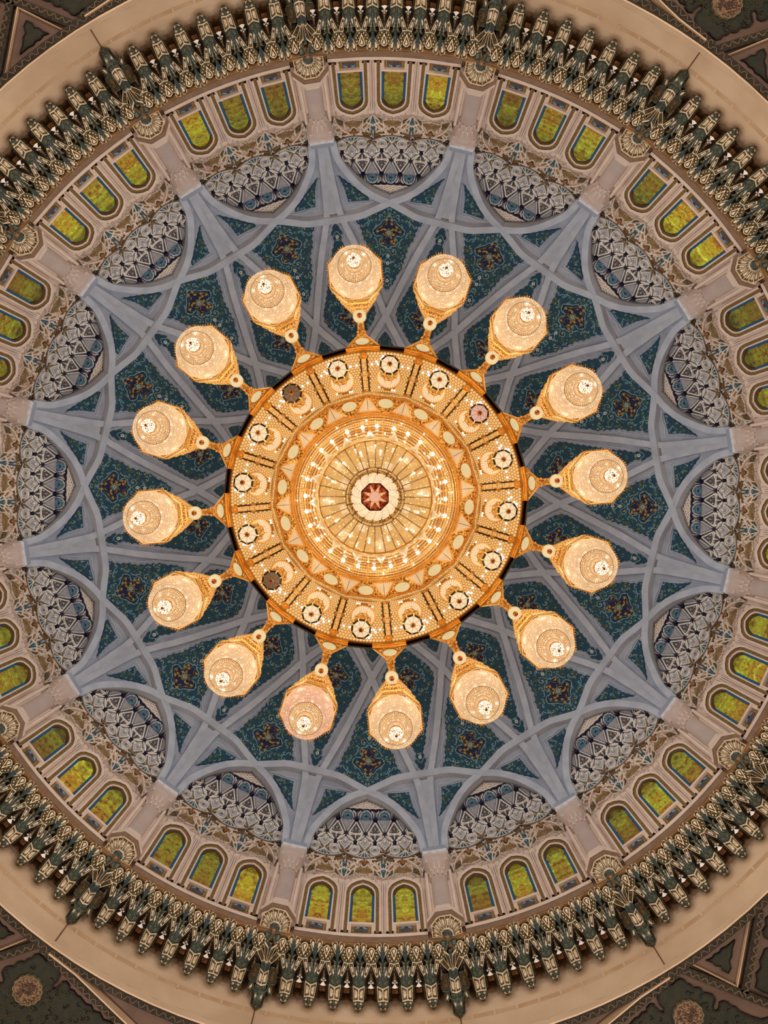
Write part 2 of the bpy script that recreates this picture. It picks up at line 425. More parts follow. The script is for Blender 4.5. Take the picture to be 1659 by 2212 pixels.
# carved blue panels -------------------------------------------------
def scallop(keys, step=1.6, amp=3.0, lam=13., mir=True):
    """keys [(px, half width in degrees)] descending px -> rows"""
    keys = sorted(keys); r0, r1 = keys[0][0], keys[-1][0]
    n = int((r1-r0)/step); rows = []; s = 0; prev = None
    for i in range(n+1):
        r = r0+(r1-r0)*i/n; w = interp(keys, r)
        if prev: s += math.hypot(r-prev[0], (w-prev[1])*RAD*r)
        prev = (r, w)
        e = -amp*abs(math.cos(PI*s/lam))+amp*.6
        t = min(1, w*RAD*r/6)
        w2 = max(0, w+e*t/(RAD*r)); rows.append((r, -w2, w2))
    return rows
MED = [(0, -33), (5, -33), (8, -26), (13, -26), (19, -17), (24, -14), (35, -4), (33, 3), (27, 9), (17, 8), (14, 13), (19, 17), (19, 24), (14, 30), (5, 31), (0, 37)]
def medallion(px, sc, flip=1):
    mb = MB('navy')
    h = [(x*sc, flip*y*sc) for x, y in MED]
    pts = h+[(-x, y) for x, y in reversed(h[1:-1])]
    P = [(x/(RAD*(px-y)), px-y) for x, y in pts]
    plate(mb, P, DS, .07, 'navy', (0, px))
    ribbon(mb, P, 1.5*sc, DS, .10, 'scroll', True, base=.05)
    ribbon(mb, [(a*.8, px+(r-px)*.84) for a, r in P], 1.1*sc, DS, .095, 'green', True, base=.05)
    rng = random.Random(5)
    for x, y, t in ((6, -18, .6), (9, -6, -.2), (15, -5, .3), (7, 20, -.7), (12, 24, .2), (5, 11, .9), (10, 5, -.5), (24, -2, 0), (5, -27, 1.5), (17, -11, .6), (14, 17, .9)):
        L = 8.5*sc
        for s in (1, -1):
            ax = s*x*sc; ay = flip*y*sc; cx, sy = math.cos(t)*L*s, math.sin(t)*L
            q = [(ax-cx/2, ay-sy/2), (ax+sy*.35, ay-cx*.35*s), (ax+cx/2, ay+sy/2), (ax-sy*.3, ay+cx*.3*s)]
            plate(mb, [(u/(RAD*(px-v)), px-v) for u, v in q], DS, .11, 'gold_p', base=.06)
    dot(mb, 0, px, 8.5*sc, DS, .12, 'teal2', 10); dot(mb, 0, px, 5*sc, DS, .14, 'scroll', 8); dot(mb, 0, px, 2.6*sc, DS, .15, 'gold_p', 6)
    for i in range(8): dot(mb, 7*sc*math.cos(i*PI/4)/(RAD*px), px+7*sc*math.sin(i*PI/4), 1.6*sc, DS, .14, 'gold_p', 5)
    return mb
def panel_family(name, keys, n, ph, label, group, med=None, size=5.5, amp=3., cloverpx=(), ext=6.5, cuts=None):
    rows = scallop(keys, amp=amp)
    rr = [(r[0], r[2]) for r in rows]
    O = DS(0, (keys[0][0]+keys[-1][0])/2)
    mb = MB('teal'); rows_plate(mb, rows, DS, .05, 'teal', 12)
    def ins(a, r, m=2.2): return rr[0][0]+3 < r < rr[-1][0]-3 and abs(a)+m/(RAD*r) < interp(rr, r)
    base = mb
    sc = base
    av = None
    if med: av = lambda a, r: math.hypot(a*RAD*r*.95, (r-med[0])) < 30*med[1] if abs(a*RAD*r) < 34*med[1] else False
    curls(sc, ins, n, DS, .05, size, ['scroll', 'scroll', 'green', 'teal2'], 1.5, random.Random(n), True, av, (.05, max(k[1] for k in keys), keys[-1][0] if keys[-1][0] < keys[0][0] else keys[0][0], max(k[0] for k in keys)))
    for px in cloverpx:
        for i in range(5): dot(sc, 0+2.6*math.cos(i*1.2566)/(RAD*px), px+2.6*math.sin(i*1.2566), 1.3, DS, .09, 'lat', 5)
        for s in (1, -1): ribbon(sc, [(s*x/(RAD*px), px+y) for x, y in ((0, 12), (4, 9), (6, 4), (9, 2), (13, 4))], 1.2, DS, .08, 'scroll', base=.04)
    mo = MB('rib')
    out = outline(rows)
    cx = (keys[0][0]+keys[-1][0])/2
    # moulding following the scalloped edge, a little outside it
    sm = scallop(keys, amp=amp*.7)
    o2 = []
    for (r, al, ar) in sm:
        o2.append((ar+ext/(RAD*r), r))
    full = [(-a, r) for a, r in o2]+[(0, o2[-1][1]+ext*.9)]+list(reversed(o2))+[(0, o2[0][1]-ext*.9)]
    ribbon(mo, full, 1.5, DS, .05, 'rib', True)
    root = None
    for k in range(16):
        if root is None:
            root = o = base.build(name, O=O)
            mo.build('scalloped_moulding', o, O=O)
            if med: medallion(*med).build('medallion', o, O=O)
        else: o = dup(root)
        put(o, O, k*22.5+ph+ROLL)
        tag(o, label % bayshort(k), 'panel', group)
KITE = [(629, 0), (624, 1.2), (608, 4.6), (602, 7.2), (590, 6.2), (576, 5.8), (562, 5.6), (543, 4.5), (522, 4.1), (490, 3.3), (484, 2.6), (465, 1.8), (446, 0)]
panel_family('kite_panel', KITE, 52, 0, 'large kite-shaped blue arabesque panel above %s', 'large kite panels of the dome', (576, 1.0, 1), 6.2, cloverpx=(524, 508, 470))
SPEAR = [(600, 0), (588, .75), (578, 1.1), (566, .8), (556, .9), (540, 1.7), (520, 2.2), (480, 3.9), (440, 6.0), (415, 7.6), (398, 8.1), (380, 7.2), (362, 5.0), (345, 2.8), (330, 0)]
panel_family('spear_panel', SPEAR, 40, 11.25, 'slender spear-shaped blue panel clockwise of %s', 'spear panels of the dome', (400, .82, -1), 6., cloverpx=(572, 470), amp=2.6)
INNER = [(358, 0), (345, 1.8), (335, 2.5), (320, 4.0), (305, 5.0), (296, 4.), (288, 0)]
panel_family('leaf_panel', INNER, 12, 0, 'small pointed blue panel by the chandelier rim, toward %s', 'small inner panels of the dome', None, 4.5, 2.)
# triangle panels between the arches, a mirrored pair over each bay
tri = {}
for s in (-1, 1):
    rows = []; sl = 0
    for i in range(38):
        t = i/37; r = 643+(703-643)*t
        near = interp([(643, 4.0), (648, 3.9), (660, 5.4), (675, 6.8), (690, 8.2), (703, 9.35)], r)
        far = interp([(643, 8.1), (675, 8.6), (703, 9.5)], r)
        near += .2*abs(math.sin(i*.55)); far -= .12*abs(math.sin(i*.55))
        if far < near: far = near
        rows.append((r, min(s*near, s*far), max(s*near, s*far)))
    O = DS(s*7.3, 662)
    mb = MB('teal'); rows_plate(mb, rows, DS, .05, 'teal', 6)
    sc = mb; L = [(r[0], r[1]) for r in rows]; Rr = [(r[0], r[2]) for r in rows]
    curls(sc, lambda a, r: 645 < r < 700 and interp(L, r)+.12 < a < interp(Rr, r)-.12, 16, DS, .05, 4.2, ['scroll', 'green', 'scroll', 'teal2'], 1.4, random.Random(9), False, None, (min(s*4, s*9.5), max(s*4, s*9.5), 643, 703))
    mo = MB('rib')
    ribbon(mo, [(s*a, r) for a, r in ((3.0, 641), (4.4, 638), (5.6, 636.5), (6.6, 639), (7.6, 635.5), (8.6, 636), (8.9, 645), (9.0, 660), (9.3, 675), (9.7, 700))], 1.5, DS, .05, 'rib')
    for k in range(16):
        if k == 0:
            p0 = o = mb.build('arabesque_triangle', O=O); mo.build('scalloped_moulding', o, O=O)
        else: o = dup(p0)
        put(o, O, k*22.5+ROLL)
        tag(o, 'small triangular blue panel, %s of the pair over %s' % ('clockwise' if s > 0 else 'anticlockwise', bayshort(k)), 'panel', 'triangular panels of the dome')

# ------------------------------------------------------------------ LUNETTES
def build_lunette():
    O = LS(0, 740); parts = {}
    mb = MB('lun_a', 'lun_b', 'lun_c')
    def band(r0, r1, k, n):
        vs = []
        for i in range(n+1):
            for j in range(29): vs.append(LS(-10.6+21.2*j/28, r0+(r1-r0)*i/n))
        mb.add(vs, [(i*29+j, i*29+j+1, (i+1)*29+j+1, (i+1)*29+j) for i in range(n) for j in range(28)], k)
    band(640, 682, 'lun_c', 4); band(682, 706, 'lun_c', 3); band(706, 786, 'lun_b', 8); band(786, 838, 'lun_a', 5)
    S = LS; lt = MB('lat'); inl = MB('star')
    P1 = 3.28
    def ok(a, r, m=0): return abs(a) < 9.4 and (r > 748 or r > arch_edge(a)+m)
    H = .07
    for i in range(-3, 4):                                   # discs (row 1)
        for s in (0,):
            a = P1*(i+.5)
            if i == 3: continue
            for rr_, w, h in ((10.5, 1.9, .09), (6.6, 1.2, .07), (3.4, 1.0, .06)): ringr(lt, a, 768, rr_, w, S, h, 'lat', 14, .85)
            dot(inl, a, 768, 10, S, .03, 'facet', 12, .09, .85); dot(inl, a, 768, 1.6, S, .12, 'brown', 6)
    for i in range(-3, 4):                                   # diamonds (row 2)
        a = P1*i
        if not ok(a, 752): continue
        for q, w in ((1., 2.6), (.62, 1.5)):
            ribbon(lt, [(a, 752+14*q*.9), (a+11*q/(RAD*752), 752+1), (a, 752-12*q), (a-11*q/(RAD*752), 752+1)], w, S, H+.03*(1-q), 'lat', True)
        D = [(a, 763), (a+10/(RAD*752), 752), (a, 741), (a-10/(RAD*752), 752)]
        plate(inl, D, S, .02, 'facet', (a, 752), .16); dot(inl, a, 752.5, 1.8, S, .18, 'lat', 6)
        # hexagon brown gaps and fans between the discs
        if i % 2 == 0:
            plate(inl, [(a-2.0, 787), (a+2.0, 787), (a, 768)], S, .05, 'teal2', (a, 780), .02)
            for t in (-1.9, -.95, 0, .95, 1.9): line(lt, a, 769, a+t, 787, 1.5, S, .07, 'lat')
            line(lt, a-1.9, 787, a+1.9, 787, 1.6, S, .07, 'lat')
        else:
            starp(inl, a, 778, 4.6, S, .09, 'star', 4)
            line(lt, a, 786, a, 782, 1.6, S, .07, 'lat')
            ribbon(lt, [(a-.9, 772), (a-.4, 777), (a, 784), (a+.4, 777), (a+.9, 772)], 1.6, S, .06, 'lat')
        for s in (-1, 1):
            plate(inl, [(a, 770), (a+s*.85, 768), (a+s*1.1, 760), (a+s*.2, 765)], S, .03, 'brown')
            line(lt, a, 765, a, 771, 1.6, S, .07, 'lat')
            line(lt, a+s*.9, 760, a+s*.5, 768, 1.3, S, .06, 'lat')
    for i in range(-4, 4):                                   # small navy stars under the discs
        a = P1*(i+.5)
        if ok(a, 750, 3):
            starp(inl, a, 750, 4.4, S, .10, 'star', 4)
            for s in (-1, 1):
                if ok(a+s*.9, 741, 2):
                    line(lt, a+s*.25, 748, a+s*P1/2, 735, 3.0, S, .08, 'lat')
                line(lt, a+s*.3, 752, a+s*.85, 762, 2.0, S, .07, 'lat')
                line(lt, a+s*.35, 751, a+s*1.0, 749, 2.2, S, .07, 'lat')
            # pyramid between the stars of row 3
            c = (a, 737.5); T = (a, 747); Lf = (a-1.2, 733); Rt = (a+1.2, 733); B = (a, 709)
            if ok(a, 712, 2) or ok(a*.93, 722, 2):
                hh = .13
                for p, q, kk in ((Lf, T, 'facet_d'), (T, Rt, 'facet_d'), (Rt, Lf, 'facet')):  # pyramid shading put into the colour: two faces darker
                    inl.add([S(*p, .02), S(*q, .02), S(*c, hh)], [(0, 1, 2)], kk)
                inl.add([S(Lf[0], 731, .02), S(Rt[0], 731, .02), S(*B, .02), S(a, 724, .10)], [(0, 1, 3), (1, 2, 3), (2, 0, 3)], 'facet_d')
                for e in (T, Lf, Rt): line(lt, c[0], c[1], e[0], e[1], 1.7, S, hh+.02, 'lat')
                line(lt, Lf[0], 732, Rt[0], 732, 1.8, S, .07, 'lat')
                dot(inl, a, 740, 1.6, S, .19, 'lat', 5); dot(inl, a, 724, 2, S, .13, 'lun_a', 5)
                for s in (-1, 1):
                    line(lt, a+s*1.2, 731, a+s*.06, 708, 1.8, S, .08, 'lat')
                    line(lt, a+s*1.25, 733, a+s*.2, 748, 1.6, S, .08, 'lat')
                    dot(inl, a+s*.6, 742, 1.1, S, .1, 'lat', 4); dot(inl, a+s*.55, 727, 1.1, S, .1, 'lat', 4)
    for i in range(-3, 4):                                   # row 3 stars and double bands down to row 4
        a = P1*i
        if not ok(a, 734, -4): continue
        starp(inl, a, 734, 5.4, S, .10, 'star', 5)
        for s in (-1, 1):
            b = a+s*P1/2
            if not ok(b, 702, -6): 
                if ok((a+b)/2, 718, 0): line(lt, a+s*.3, 728, (a+b)/2, 714, 2., S, .08, 'lat')
                continue
            line(lt, a+s*.15, 727, b-s*.45, 703, 1.9, S, .08, 'lat')
            line(lt, a+s*.62, 729, b-s*.02, 708, 1.9, S, .08, 'lat')
            line(inl, a+s*.45, 727, b-s*.3, 705, 1.0, S, .04, 'facet_d')
            line(lt, a+s*.6, 735, a+s*1.2, 733, 2.6, S, .07, 'lat')
        # plain tooth and blue medallion between the bands
        if ok(a, 694, -6):
            plate(inl, [(a, 724), (a+1.05, 700), (a-1.05, 700)], S, .03, 'facet', (a, 706), .09)
            dot(inl, a, 693, 10.5, S, .05, 'bluefac', 12, .10, .85); ribbon(lt, [(a-1.0, 697), (a-.95, 690), (a-.5, 683.5), (a, 681.5), (a+.5, 683.5), (a+.95, 690), (a+1.0, 697)], 1.6, S, .08, 'lat')
            for x, y in ((-4, 1), (4, 1), (0, 6), (-3, -5), (3, -5), (0, -8), (0, 0)): dot(inl, a+x/(RAD*693), 693+y, 1.5, S, .13, 'scroll', 5)
            dot(inl, a, 697, 2.2, S, .14, 'navy', 6)
    for i in range(-3, 3):
        b = P1*(i+.5)
        if ok(b, 700, -2):
            starp(inl, b, 700, 5.2, S, .11, 'star', 5)
            if ok(b, 688, 2):
                ribbon(lt, [(b-.3, 694), (b-.25, 688), (b-.7, 682)], 1.6, S, .07, 'lat'); ribbon(lt, [(b+.3, 694), (b+.25, 688), (b+.7, 682)], 1.6, S, .07, 'lat')
                line(inl, b, 692, b, 684, 2, S, .05, 'brown')
    # stepped dark line and diamond lattice in the crown of the arch
    zz = [(-4.6+.575*i*1.0, 680 if i % 2 else 676.5) for i in range(17)]
    ribbon(inl, zz, 3.2, S, .05, 'star')
    plate(inl, [(-3.6, 674), (3.6, 674), (0, 656)], S, .03, 'lun_a', (0, 668))
    n = 7; tip = 655.5; top = 675
    for i in range(n+1):
        t = i/n
        # lines parallel to each slanted edge
        x0 = -3.75+7.5*t
        line(lt, x0, top, x0*.0+ (x0-3.75)/2+3.75*.0 if False else (x0+3.75)/2, tip+(top-tip)*abs((x0+3.75)/2)/3.75, 1.25, S, .06, 'lat')
        line(lt, x0, top, (x0-3.75)/2, tip+(top-tip)*abs((x0-3.75)/2)/3.75, 1.25, S, .06, 'lat')
    line(lt, -3.9, 676, 0, tip, 1.8, S, .08, 'lat'); line(lt, 3.9, 676, 0, tip, 1.8, S, .08, 'lat'); line(lt, -3.9, 676, 3.9, 676, 1.6, S, .07, 'lat')
    for s in (-1, 1): plate(inl, [(s*.1, 662), (s*1.3, 664), (s*.1, 657.5)], S, .05, 'navy')
    # edge string following the arch
    for s in (-1, 1):
        ribbon(inl, [(s*a, arch_edge(a)+5.5) for a in (4.2, 5, 6, 7, 8, 8.8, 9.3)], 2., S, .04, 'star')
    # side slivers
    for s in (-1, 1):
        for a0, r0, a1, r1 in ((9.3, 765, 8.6, 742), (9.4, 756, 8.7, 733), (8.9, 770, 9.45, 758)): line(lt, s*a0, r0, s*a1, r1, 2.0, S, .07, 'lat')
    # twisted ridge and spandrels over the windows
    ridge = []
    for i in range(0, 37):
        a = -9+.5*i; ph = (a+9)/6; f = abs(((a+3) % 6)-3)/3     # 1 at the windows, 0 between... zigzag
        ridge.append((a, 777.+9*(1-abs(math.cos(PI*a/6)))*0+9.5*abs(math.cos(PI*a/6))))
    sp = MB('cream')
    ribbon(sp, ridge, 2.2, S, .10, 'brown_g'); ribbon(sp, [(a, r+5) for a, r in ridge], 1.3, S, .06, 'brown'); ribbon(sp, [(a, r-4) for a, r in ridge], 1.3, S, .06, 'lat')
    for a in (-6, 0, 6):
        # sun rosette
        plate(sp, [(a-2.2, 812), (a-1.2, 818), (a, 820), (a+1.2, 818), (a+2.2, 812), (a+1.4, 799), (a, 790), (a-1.4, 799)], S, .03, 'lun_a', (a, 803))
        for j in range(11):
            t = -1.3+2.6*j/10
            line(sp, a+.35*t, 802, a+1.05*t, 817-4*abs(t)*.5, 2.0, S, .06, 'brown')
        dot(sp, a, 799.5, 6.6, S, .07, 'carve_d', 10); dot(sp, a, 798, 4.2, S, .12, 'ochre', 8, .18)
        for j in range(7):
            t = PI*(.08+.84*j/6); dot(sp, a+5.6*math.cos(t)/(RAD*800), 800+5.6*math.sin(t), 1.0, S, .1, 'lat', 5)
        for s in (-1, 1):
            plate(sp, [(a+s*1.55, 815), (a+s*2.55, 823), (a+s*2.35, 812), (a+s*1.6, 806)], S, .04, 'carve_o')
            line(sp, a+s*1.35, 803, a+s*1.45, 818, 1.5, S, .07, 'lat')
            # crossing arcs
            ribbon(sp, [(a+s*2.85, 829), (a+s*2.55, 815), (a+s*1.9, 803), (a+s*1.0, 793), (a+s*.1, 786)], 2.0, S, .09, 'cream')
    for a in (-3, 3):
        plate(sp, [(a, 828), (a+.95, 815), (a, 808.5), (a-.95, 815)], S, .05, 'teal2', (a, 816), .09)
        dot(sp, a, 814, 1.5, S, .1, 'scroll', 5)
        ribbon(sp, [(a, 829), (a+1.05, 815), (a, 807.5), (a-1.05, 815)], 1.5, S, .08, 'lat', True)
        for s in (-1, 1):
            plate(sp, [(a+s*1.0, 812), (a+s*1.8, 803), (a+s*1.25, 799), (a+s*.35, 807)], S, .05, 'brown'); 
            ribbon(sp, [(a+s*1.0, 813), (a+s*1.95, 803), (a+s*1.25, 798), (a+s*.2, 807)], 1.3, S, .08, 'lat', True)
            for x, y in ((.5, 800), (.9, 795), (1.4, 794), (2.0, 796), (1.9, 791)): dot(sp, a+s*x, y, 1.5, S, .07, 'lat', 5)
            for x, y in ((.2, 803), (.7, 797), (1.6, 791), (.25, 790)): dot(sp, a+s*x, y, 1.4, S, .08, 'teal2', 5)
        starp(sp, a, 798, 4.6, S, .07, 'teal2', 6); dot(sp, a, 798, 1.2, S, .1, 'scroll', 5)
        line(sp, a, 806, a, 780, 1.2, S, .06, 'lat')
    for s in (-1, 1):
        plate(sp, [(s*9.3, 832), (s*10.1, 822), (s*9.9, 795), (s*9.2, 812)], S, .05, 'teal2')
        plate(sp, [(s*8.4, 806), (s*8.95, 801), (s*8.5, 796), (s*7.95, 801)], S, .05, 'brown'); ribbon(sp, [(s*8.4, 807), (s*9.05, 801), (s*8.5, 795), (s*7.85, 801)], 1.3, S, .08, 'lat', True)
        plate(sp, [(s*8.9, 818), (s*9.2, 812), (s*8.6, 810)], S, .05, 'white')
        for x, y in ((8.0, 793), (8.6, 790), (9.2, 793), (7.4, 795), (9.3, 803)): dot(sp, s*x, y, 1.6, S, .07, 'lat', 5)
        ribbon(sp, [(s*8.85, 829), (s*9.1, 815), (s*9.6, 800), (s*9.8, 785)], 2., S, .1, 'cream')
    root = None
    for k in range(16):
        if root is None:
            root = o = mb.build('lunette', O=O)
            lt.build('white_lattice', o, O=O); inl.build('mosaic_inlay', o, O=O); sp.build('spandrel_tracery', o, O=O)
        else: o = dup(root)
        put(o, O, k*22.5+ROLL)
        tag(o, 'recessed vault of white lattice and navy stars in %s' % bayshort(k), 'lunette', 'latticed lunettes between the columns')
build_lunette()

# ------------------------------------------------------------------ UPPER WALL, WINDOWS, COLUMNS
def wallz(px, R=RW): return F*R/px
ZSILL = 23.62
wall = MB('cream')
for k in range(16):
    rot = k*22.5+ROLL
    vs = []; n = 24
    for z in (23.1, 27.25):
        for j in range(n+1): vs.append(rotz(PT(-11.25+22.5*j/n, RW, z), rot))
    wall.add(vs, [(j, j+1, n+2+j, n+1+j) for j in range(n)], 'cream')
    for a in (-3, 3, -9, 9):
        for da, w, d in ((-.42, .10, .06), (-.15, .10, .10), (.15, .10, .10), (.42, .10, .06)):
            vs = []
            for z in (23.42, 26.7 if abs(a) == 3 else 26.2):
                for q, dd in ((-w, 0), (-w, d), (w, d), (w, 0)): vs.append(rotz(PT(a+da+q, RW-dd, z), rot))
            wall.add(vs, [(0, 1, 5, 4), (1, 2, 6, 5), (2, 3, 7, 6), (4, 5, 6, 7)], 'cream')
o = wall.build('wall_upper_drum', O=(0, 0, 25)); put(o, (0, 0, 25), 0)
tag(o, 'pale pink stone wall of the drum between the arched windows', 'wall', kind='structure')

def arch_pts(w, z0, zs, za):
    """opening outline in (degrees, z)"""
    h = [(w, z0), (w, zs), (w*.93, zs+(za-zs)*.33), (w*.74, zs+(za-zs)*.62), (w*.40, zs+(za-zs)*.86), (0, za)]
    return h+[(-a, z) for a, z in reversed(h[:-1])]
def strip(mb, A, RA, B, RB, k):
    n = len(A); vs = [PT(a, RA, z) for a, z in A]+[PT(a, RB, z) for a, z in B]
    mb.add(vs, [(i, i+1, n+i+1, n+i) for i in range(n-1)], k)
def window_proto():
    RF = RW-.22
    z = lambda px: F*RF/px
    o0 = arch_pts(2.78, 23.42, z(853), z(819)); o0b = arch_pts(2.62, 23.42, z(853), z(821.5)); o1 = arch_pts(2.36, 23.42, z(854), z(826))
    o2 = arch_pts(1.9, 23.42, z(857), z(834.5)); o2b = arch_pts(1.84, 23.42, z(857), z(835.5)); o3 = arch_pts(1.70, 23.42, z(859), z(838))
    fr = MB('cream', 'brown')
    strip(fr, o0, RW, o0, RF+.08, 'cream'); strip(fr, o0, RF+.08, o0b, RF, 'cream'); strip(fr, o0b, RF, o1, RF+.02, 'cream')
    strip(fr, o1, RF+.02, o1, RF+.06, 'brown_g'); strip(fr, o1, RF+.06, o2, RF+.06, 'brown')
    strip(fr, o2, RF+.06, o2, RF, 'cream'); strip(fr, o2, RF, o3, RF, 'cream'); 
    strip(fr, o3, RF, o3, RW+.0, 'brown_g')
    # sill rail and jamb blocks
    zr0, zr1 = z(924), z(919.5)
    def box(a0, a1, za, zb, R0, R1, k, m=fr):
        vs = [PT(a, R, zz) for zz in (za, zb) for a, R in ((a0, R0), (a1, R0), (a1, R1), (a0, R1))]
        m.add(vs, [(0, 1, 2, 3), (4, 5, 6, 7), (0, 1, 5, 4), (1, 2, 6, 5), (2, 3, 7, 6), (3, 0, 4, 7)], k)
    box(-1.72, 1.72, zr0, zr1, RF, RW, 'cream')
    box(-1.72, -1.36, 23.42, zr0, RF+.02, RW, 'cream'); box(1.36, 1.72, 23.42, zr0, RF+.02, RW, 'cream')
    sp = MB('brown')
    box(-1.34, 1.34, 23.42, zr0-.02, RF+.07, RW, 'brown', sp)
    box(-.95, .95, 23.46, zr0-.06, RF+.05, RW, 'facet_d', sp)
    for x, zz, r_ in ((0, .19, 1), (-.35, .2, .6), (.35, .2, .6), (-.65, .17, .5), (.65, .17, .5), (-.5, .27, .4), (.5, .27, .4)):
        c = PT(x, RF+.03, 23.46+zz); q = .055*r_
        sp.add([c]+[(c[0]+q*1.6*math.cos(t*PI/4), c[1]+.02, c[2]+q*math.sin(t*PI/4)) for t in range(8)], [(0, 1+t, 1+(t+1) % 8) for t in range(8)], 'star' if x == 0 else 'scroll')
    box(-1.10, -1.0, 23.44, zr0-.04, RF+.06, RW, 'gold_p', sp); box(1.0, 1.10, 23.44, zr0-.04, RF+.06, RW, 'gold_p', sp)
    RG = RW-.12
    zb = z(920); zt = z(838)
    gl = MB('glass')
    g = arch_pts(1.36, zb-.1, z(860), zt-.03)
    vs = [PT(a, RG, q) for a, q in g]; gl.add(vs, [tuple(range(len(g)))], 'glass')
    bl = MB('blueg')
    for s in (-1, 1):
        q = [PT(s*1.36, RG, zb-.1), PT(s*1.69, RG, zb-.1), PT(s*1.69, RG, z(860)), PT(s*1.5, RG, z(850)), PT(s*1.36, RG, z(856))]
        bl.add(q, [(0, 1, 2, 3, 4)], 'blueg')
        q = [PT(s*1.34, RG-.02, zb-.1), PT(s*1.39, RG-.02, zb-.1), PT(s*1.39, RG-.02, z(861)), PT(s*1.34, RG-.02, z(861))]
        bl.add(q, [(0, 1, 2, 3)], 'black')
    O = PT(0, RW-.1, 25.2)
    e = empty('window_1')
    for nm, m in (('window_frame', fr), ('sill_panel', sp), ('glass_border', bl)): m.build(nm, e, O=O)
    gm = gl.build('stained_glass_pane', e, O=O)
    return e, O
wp, WO = window_proto(); first = True; wn = 0
for k in range(16):
    for j, da in enumerate((-6.0, 0, 6.0)):
        deg = k*22.5+da+ROLL
        if not seen(WO, deg): continue
        wn += 1
        o = wp if first else dup(wp); first = False
        o.name = 'window_%d' % wn; put(o, WO, deg)
        tag(o, 'yellow-green stained glass window, %s clockwise of three in %s' % (('first', 'middle', 'last')[j], bayshort(k)), 'window', 'arched stained glass windows', 'structure')

def column_proto():
    O = PT(0, 13.1, 25.5); e = empty('column')
    def prism(mb, prof, zs, k, kb=None):
        """prof = list of (t, R) outline; zs = [(z, scale)]"""
        n = len(prof); vs = []
        for z, s in zs:
            for t, R in prof: vs.append((-t*s, 13.4+(R-13.4)*s, z))
        fs = [(i*n+j, i*n+j+1, (i+1)*n+j+1, (i+1)*n+j) for i in range(len(zs)-1) for j in range(n-1)]
        fs += [tuple(range(n)), tuple(range((len(zs)-1)*n, len(zs)*n))]
        mb.add(vs, fs, k)
    oc = [(-.5, 13.42), (-.49, 12.96), (-.22, 12.68), (.22, 12.68), (.49, 12.96), (.5, 13.42)]
    pd = MB('cream'); prism(pd, oc, [(23.4, .98), (23.5, .98), (23.56, .94), (23.72, .92), (23.78, .86)], 'cream'); pd.build('pedestal', e, O=O)
    pl = MB('cream'); prism(pl, [(-.46, 13.42), (-.46, 13.16), (-.34, 13.08), (.34, 13.08), (.46, 13.16), (.46, 13.42)], [(23.7, 1), (26.7, 1)], 'cream')
    for s in (-1, 1):
        prism(pl, [(s*.36, 13.2), (s*.36, 13.02), (s*.44, 13.02), (s*.44, 13.2)], [(23.7, 1), (26.4, 1)], 'cream')
    pl.build('pilaster', e, O=O)
    sh = MB('cream_d'); N = 20
    pr = [(23.7, .31), (23.78, .31), (23.84, .285), (25.7, .28), (25.78, .28), (25.84, .25)]
    vs = [(-r*math.cos(PI*j/N), 13.1-r*math.sin(PI*j/N), z) for z, r in pr for j in range(N+1)]
    sh.add(vs, [(i*(N+1)+j, i*(N+1)+j+1, (i+1)*(N+1)+j+1, (i+1)*(N+1)+j) for i in range(len(pr)-1) for j in range(N)], 'cream_d')
    sh.build('shaft', e, O=O, smooth=True)
    cp = MB('cream')
    pr = [(25.72, .27), (25.95, .30), (26.3, .33), (26.6, .38), (26.8, .42)]
    vs = [(-r*math.cos(PI*j/N)*1.05, 13.1-r*math.sin(PI*j/N), z) for z, r in pr for j in range(N+1)]
    cp.add(vs, [(i*(N+1)+j, i*(N+1)+j+1, (i+1)*(N+1)+j+1, (i+1)*(N+1)+j) for i in range(len(pr)-1) for j in range(N)], 'cream_d')
    for j in range(7):                                    # leaf points
        t = PI*(.06+.88*j/6)
        for z0, z1, w, r0, r1 in ((25.78, 26.2, .15, .285, .31), (26.1, 26.6, .13, .30, .37)):
            tt = t+(.22 if z0 > 26 else 0)
            if tt > PI: continue
            P = lambda th, r, z: (-r*math.cos(th)*1.05, 13.1-r*math.sin(th), z)
            cp.add([P(tt-w*.9, r0+.02, z0), P(tt, r0+.035, z0+.04), P(tt+w*.9, r0+.02, z0), P(tt, r1+.03, z1)], [(0, 1, 3), (1, 2, 3)], 'cream')
    cp.build('capital', e, O=O)
    im = MB('cream')
    prism(im, [(-.44, 13.42), (-.44, 12.86), (-.4, 12.78), (.4, 12.78), (.44, 12.86), (.44, 13.42)], [(26.7, .96), (26.78, 1.0), (27.22, 1.0)], 'cream_d')
    im.build('impost', e, O=O)
    ld = MB('polish')
    prism(ld, [(-.47, 13.4), (-.46, 12.80), (-.41, 12.72), (.41, 12.72), (.46, 12.80), (.47, 13.4)], [(27.22, 1), (27.26, 1.02), (27.34, 1.02), (27.38, 1)], 'polish')
    ld.build('polished_ledge', e, O=O)
    st = MB('rib')
    prism(st, [(-.43, 13.4), (-.41, 12.9), (-.39, 12.86), (.39, 12.86), (.41, 12.9), (.43, 13.4)], [(27.38, 1), (27.95, 1)], 'dome')
    st.build('springer', e, O=O)
    return e, O
cpx, CO = column_proto(); first = True
for k in range(16):
    deg = k*22.5+11.25+ROLL
    if not seen(CO, deg): continue
    o = cpx if first else dup(cpx); first = False
    put(o, CO, deg); tag(o, 'engaged pale stone column on the clockwise side of %s' % bayshort(k), 'column', 'columns of the drum')

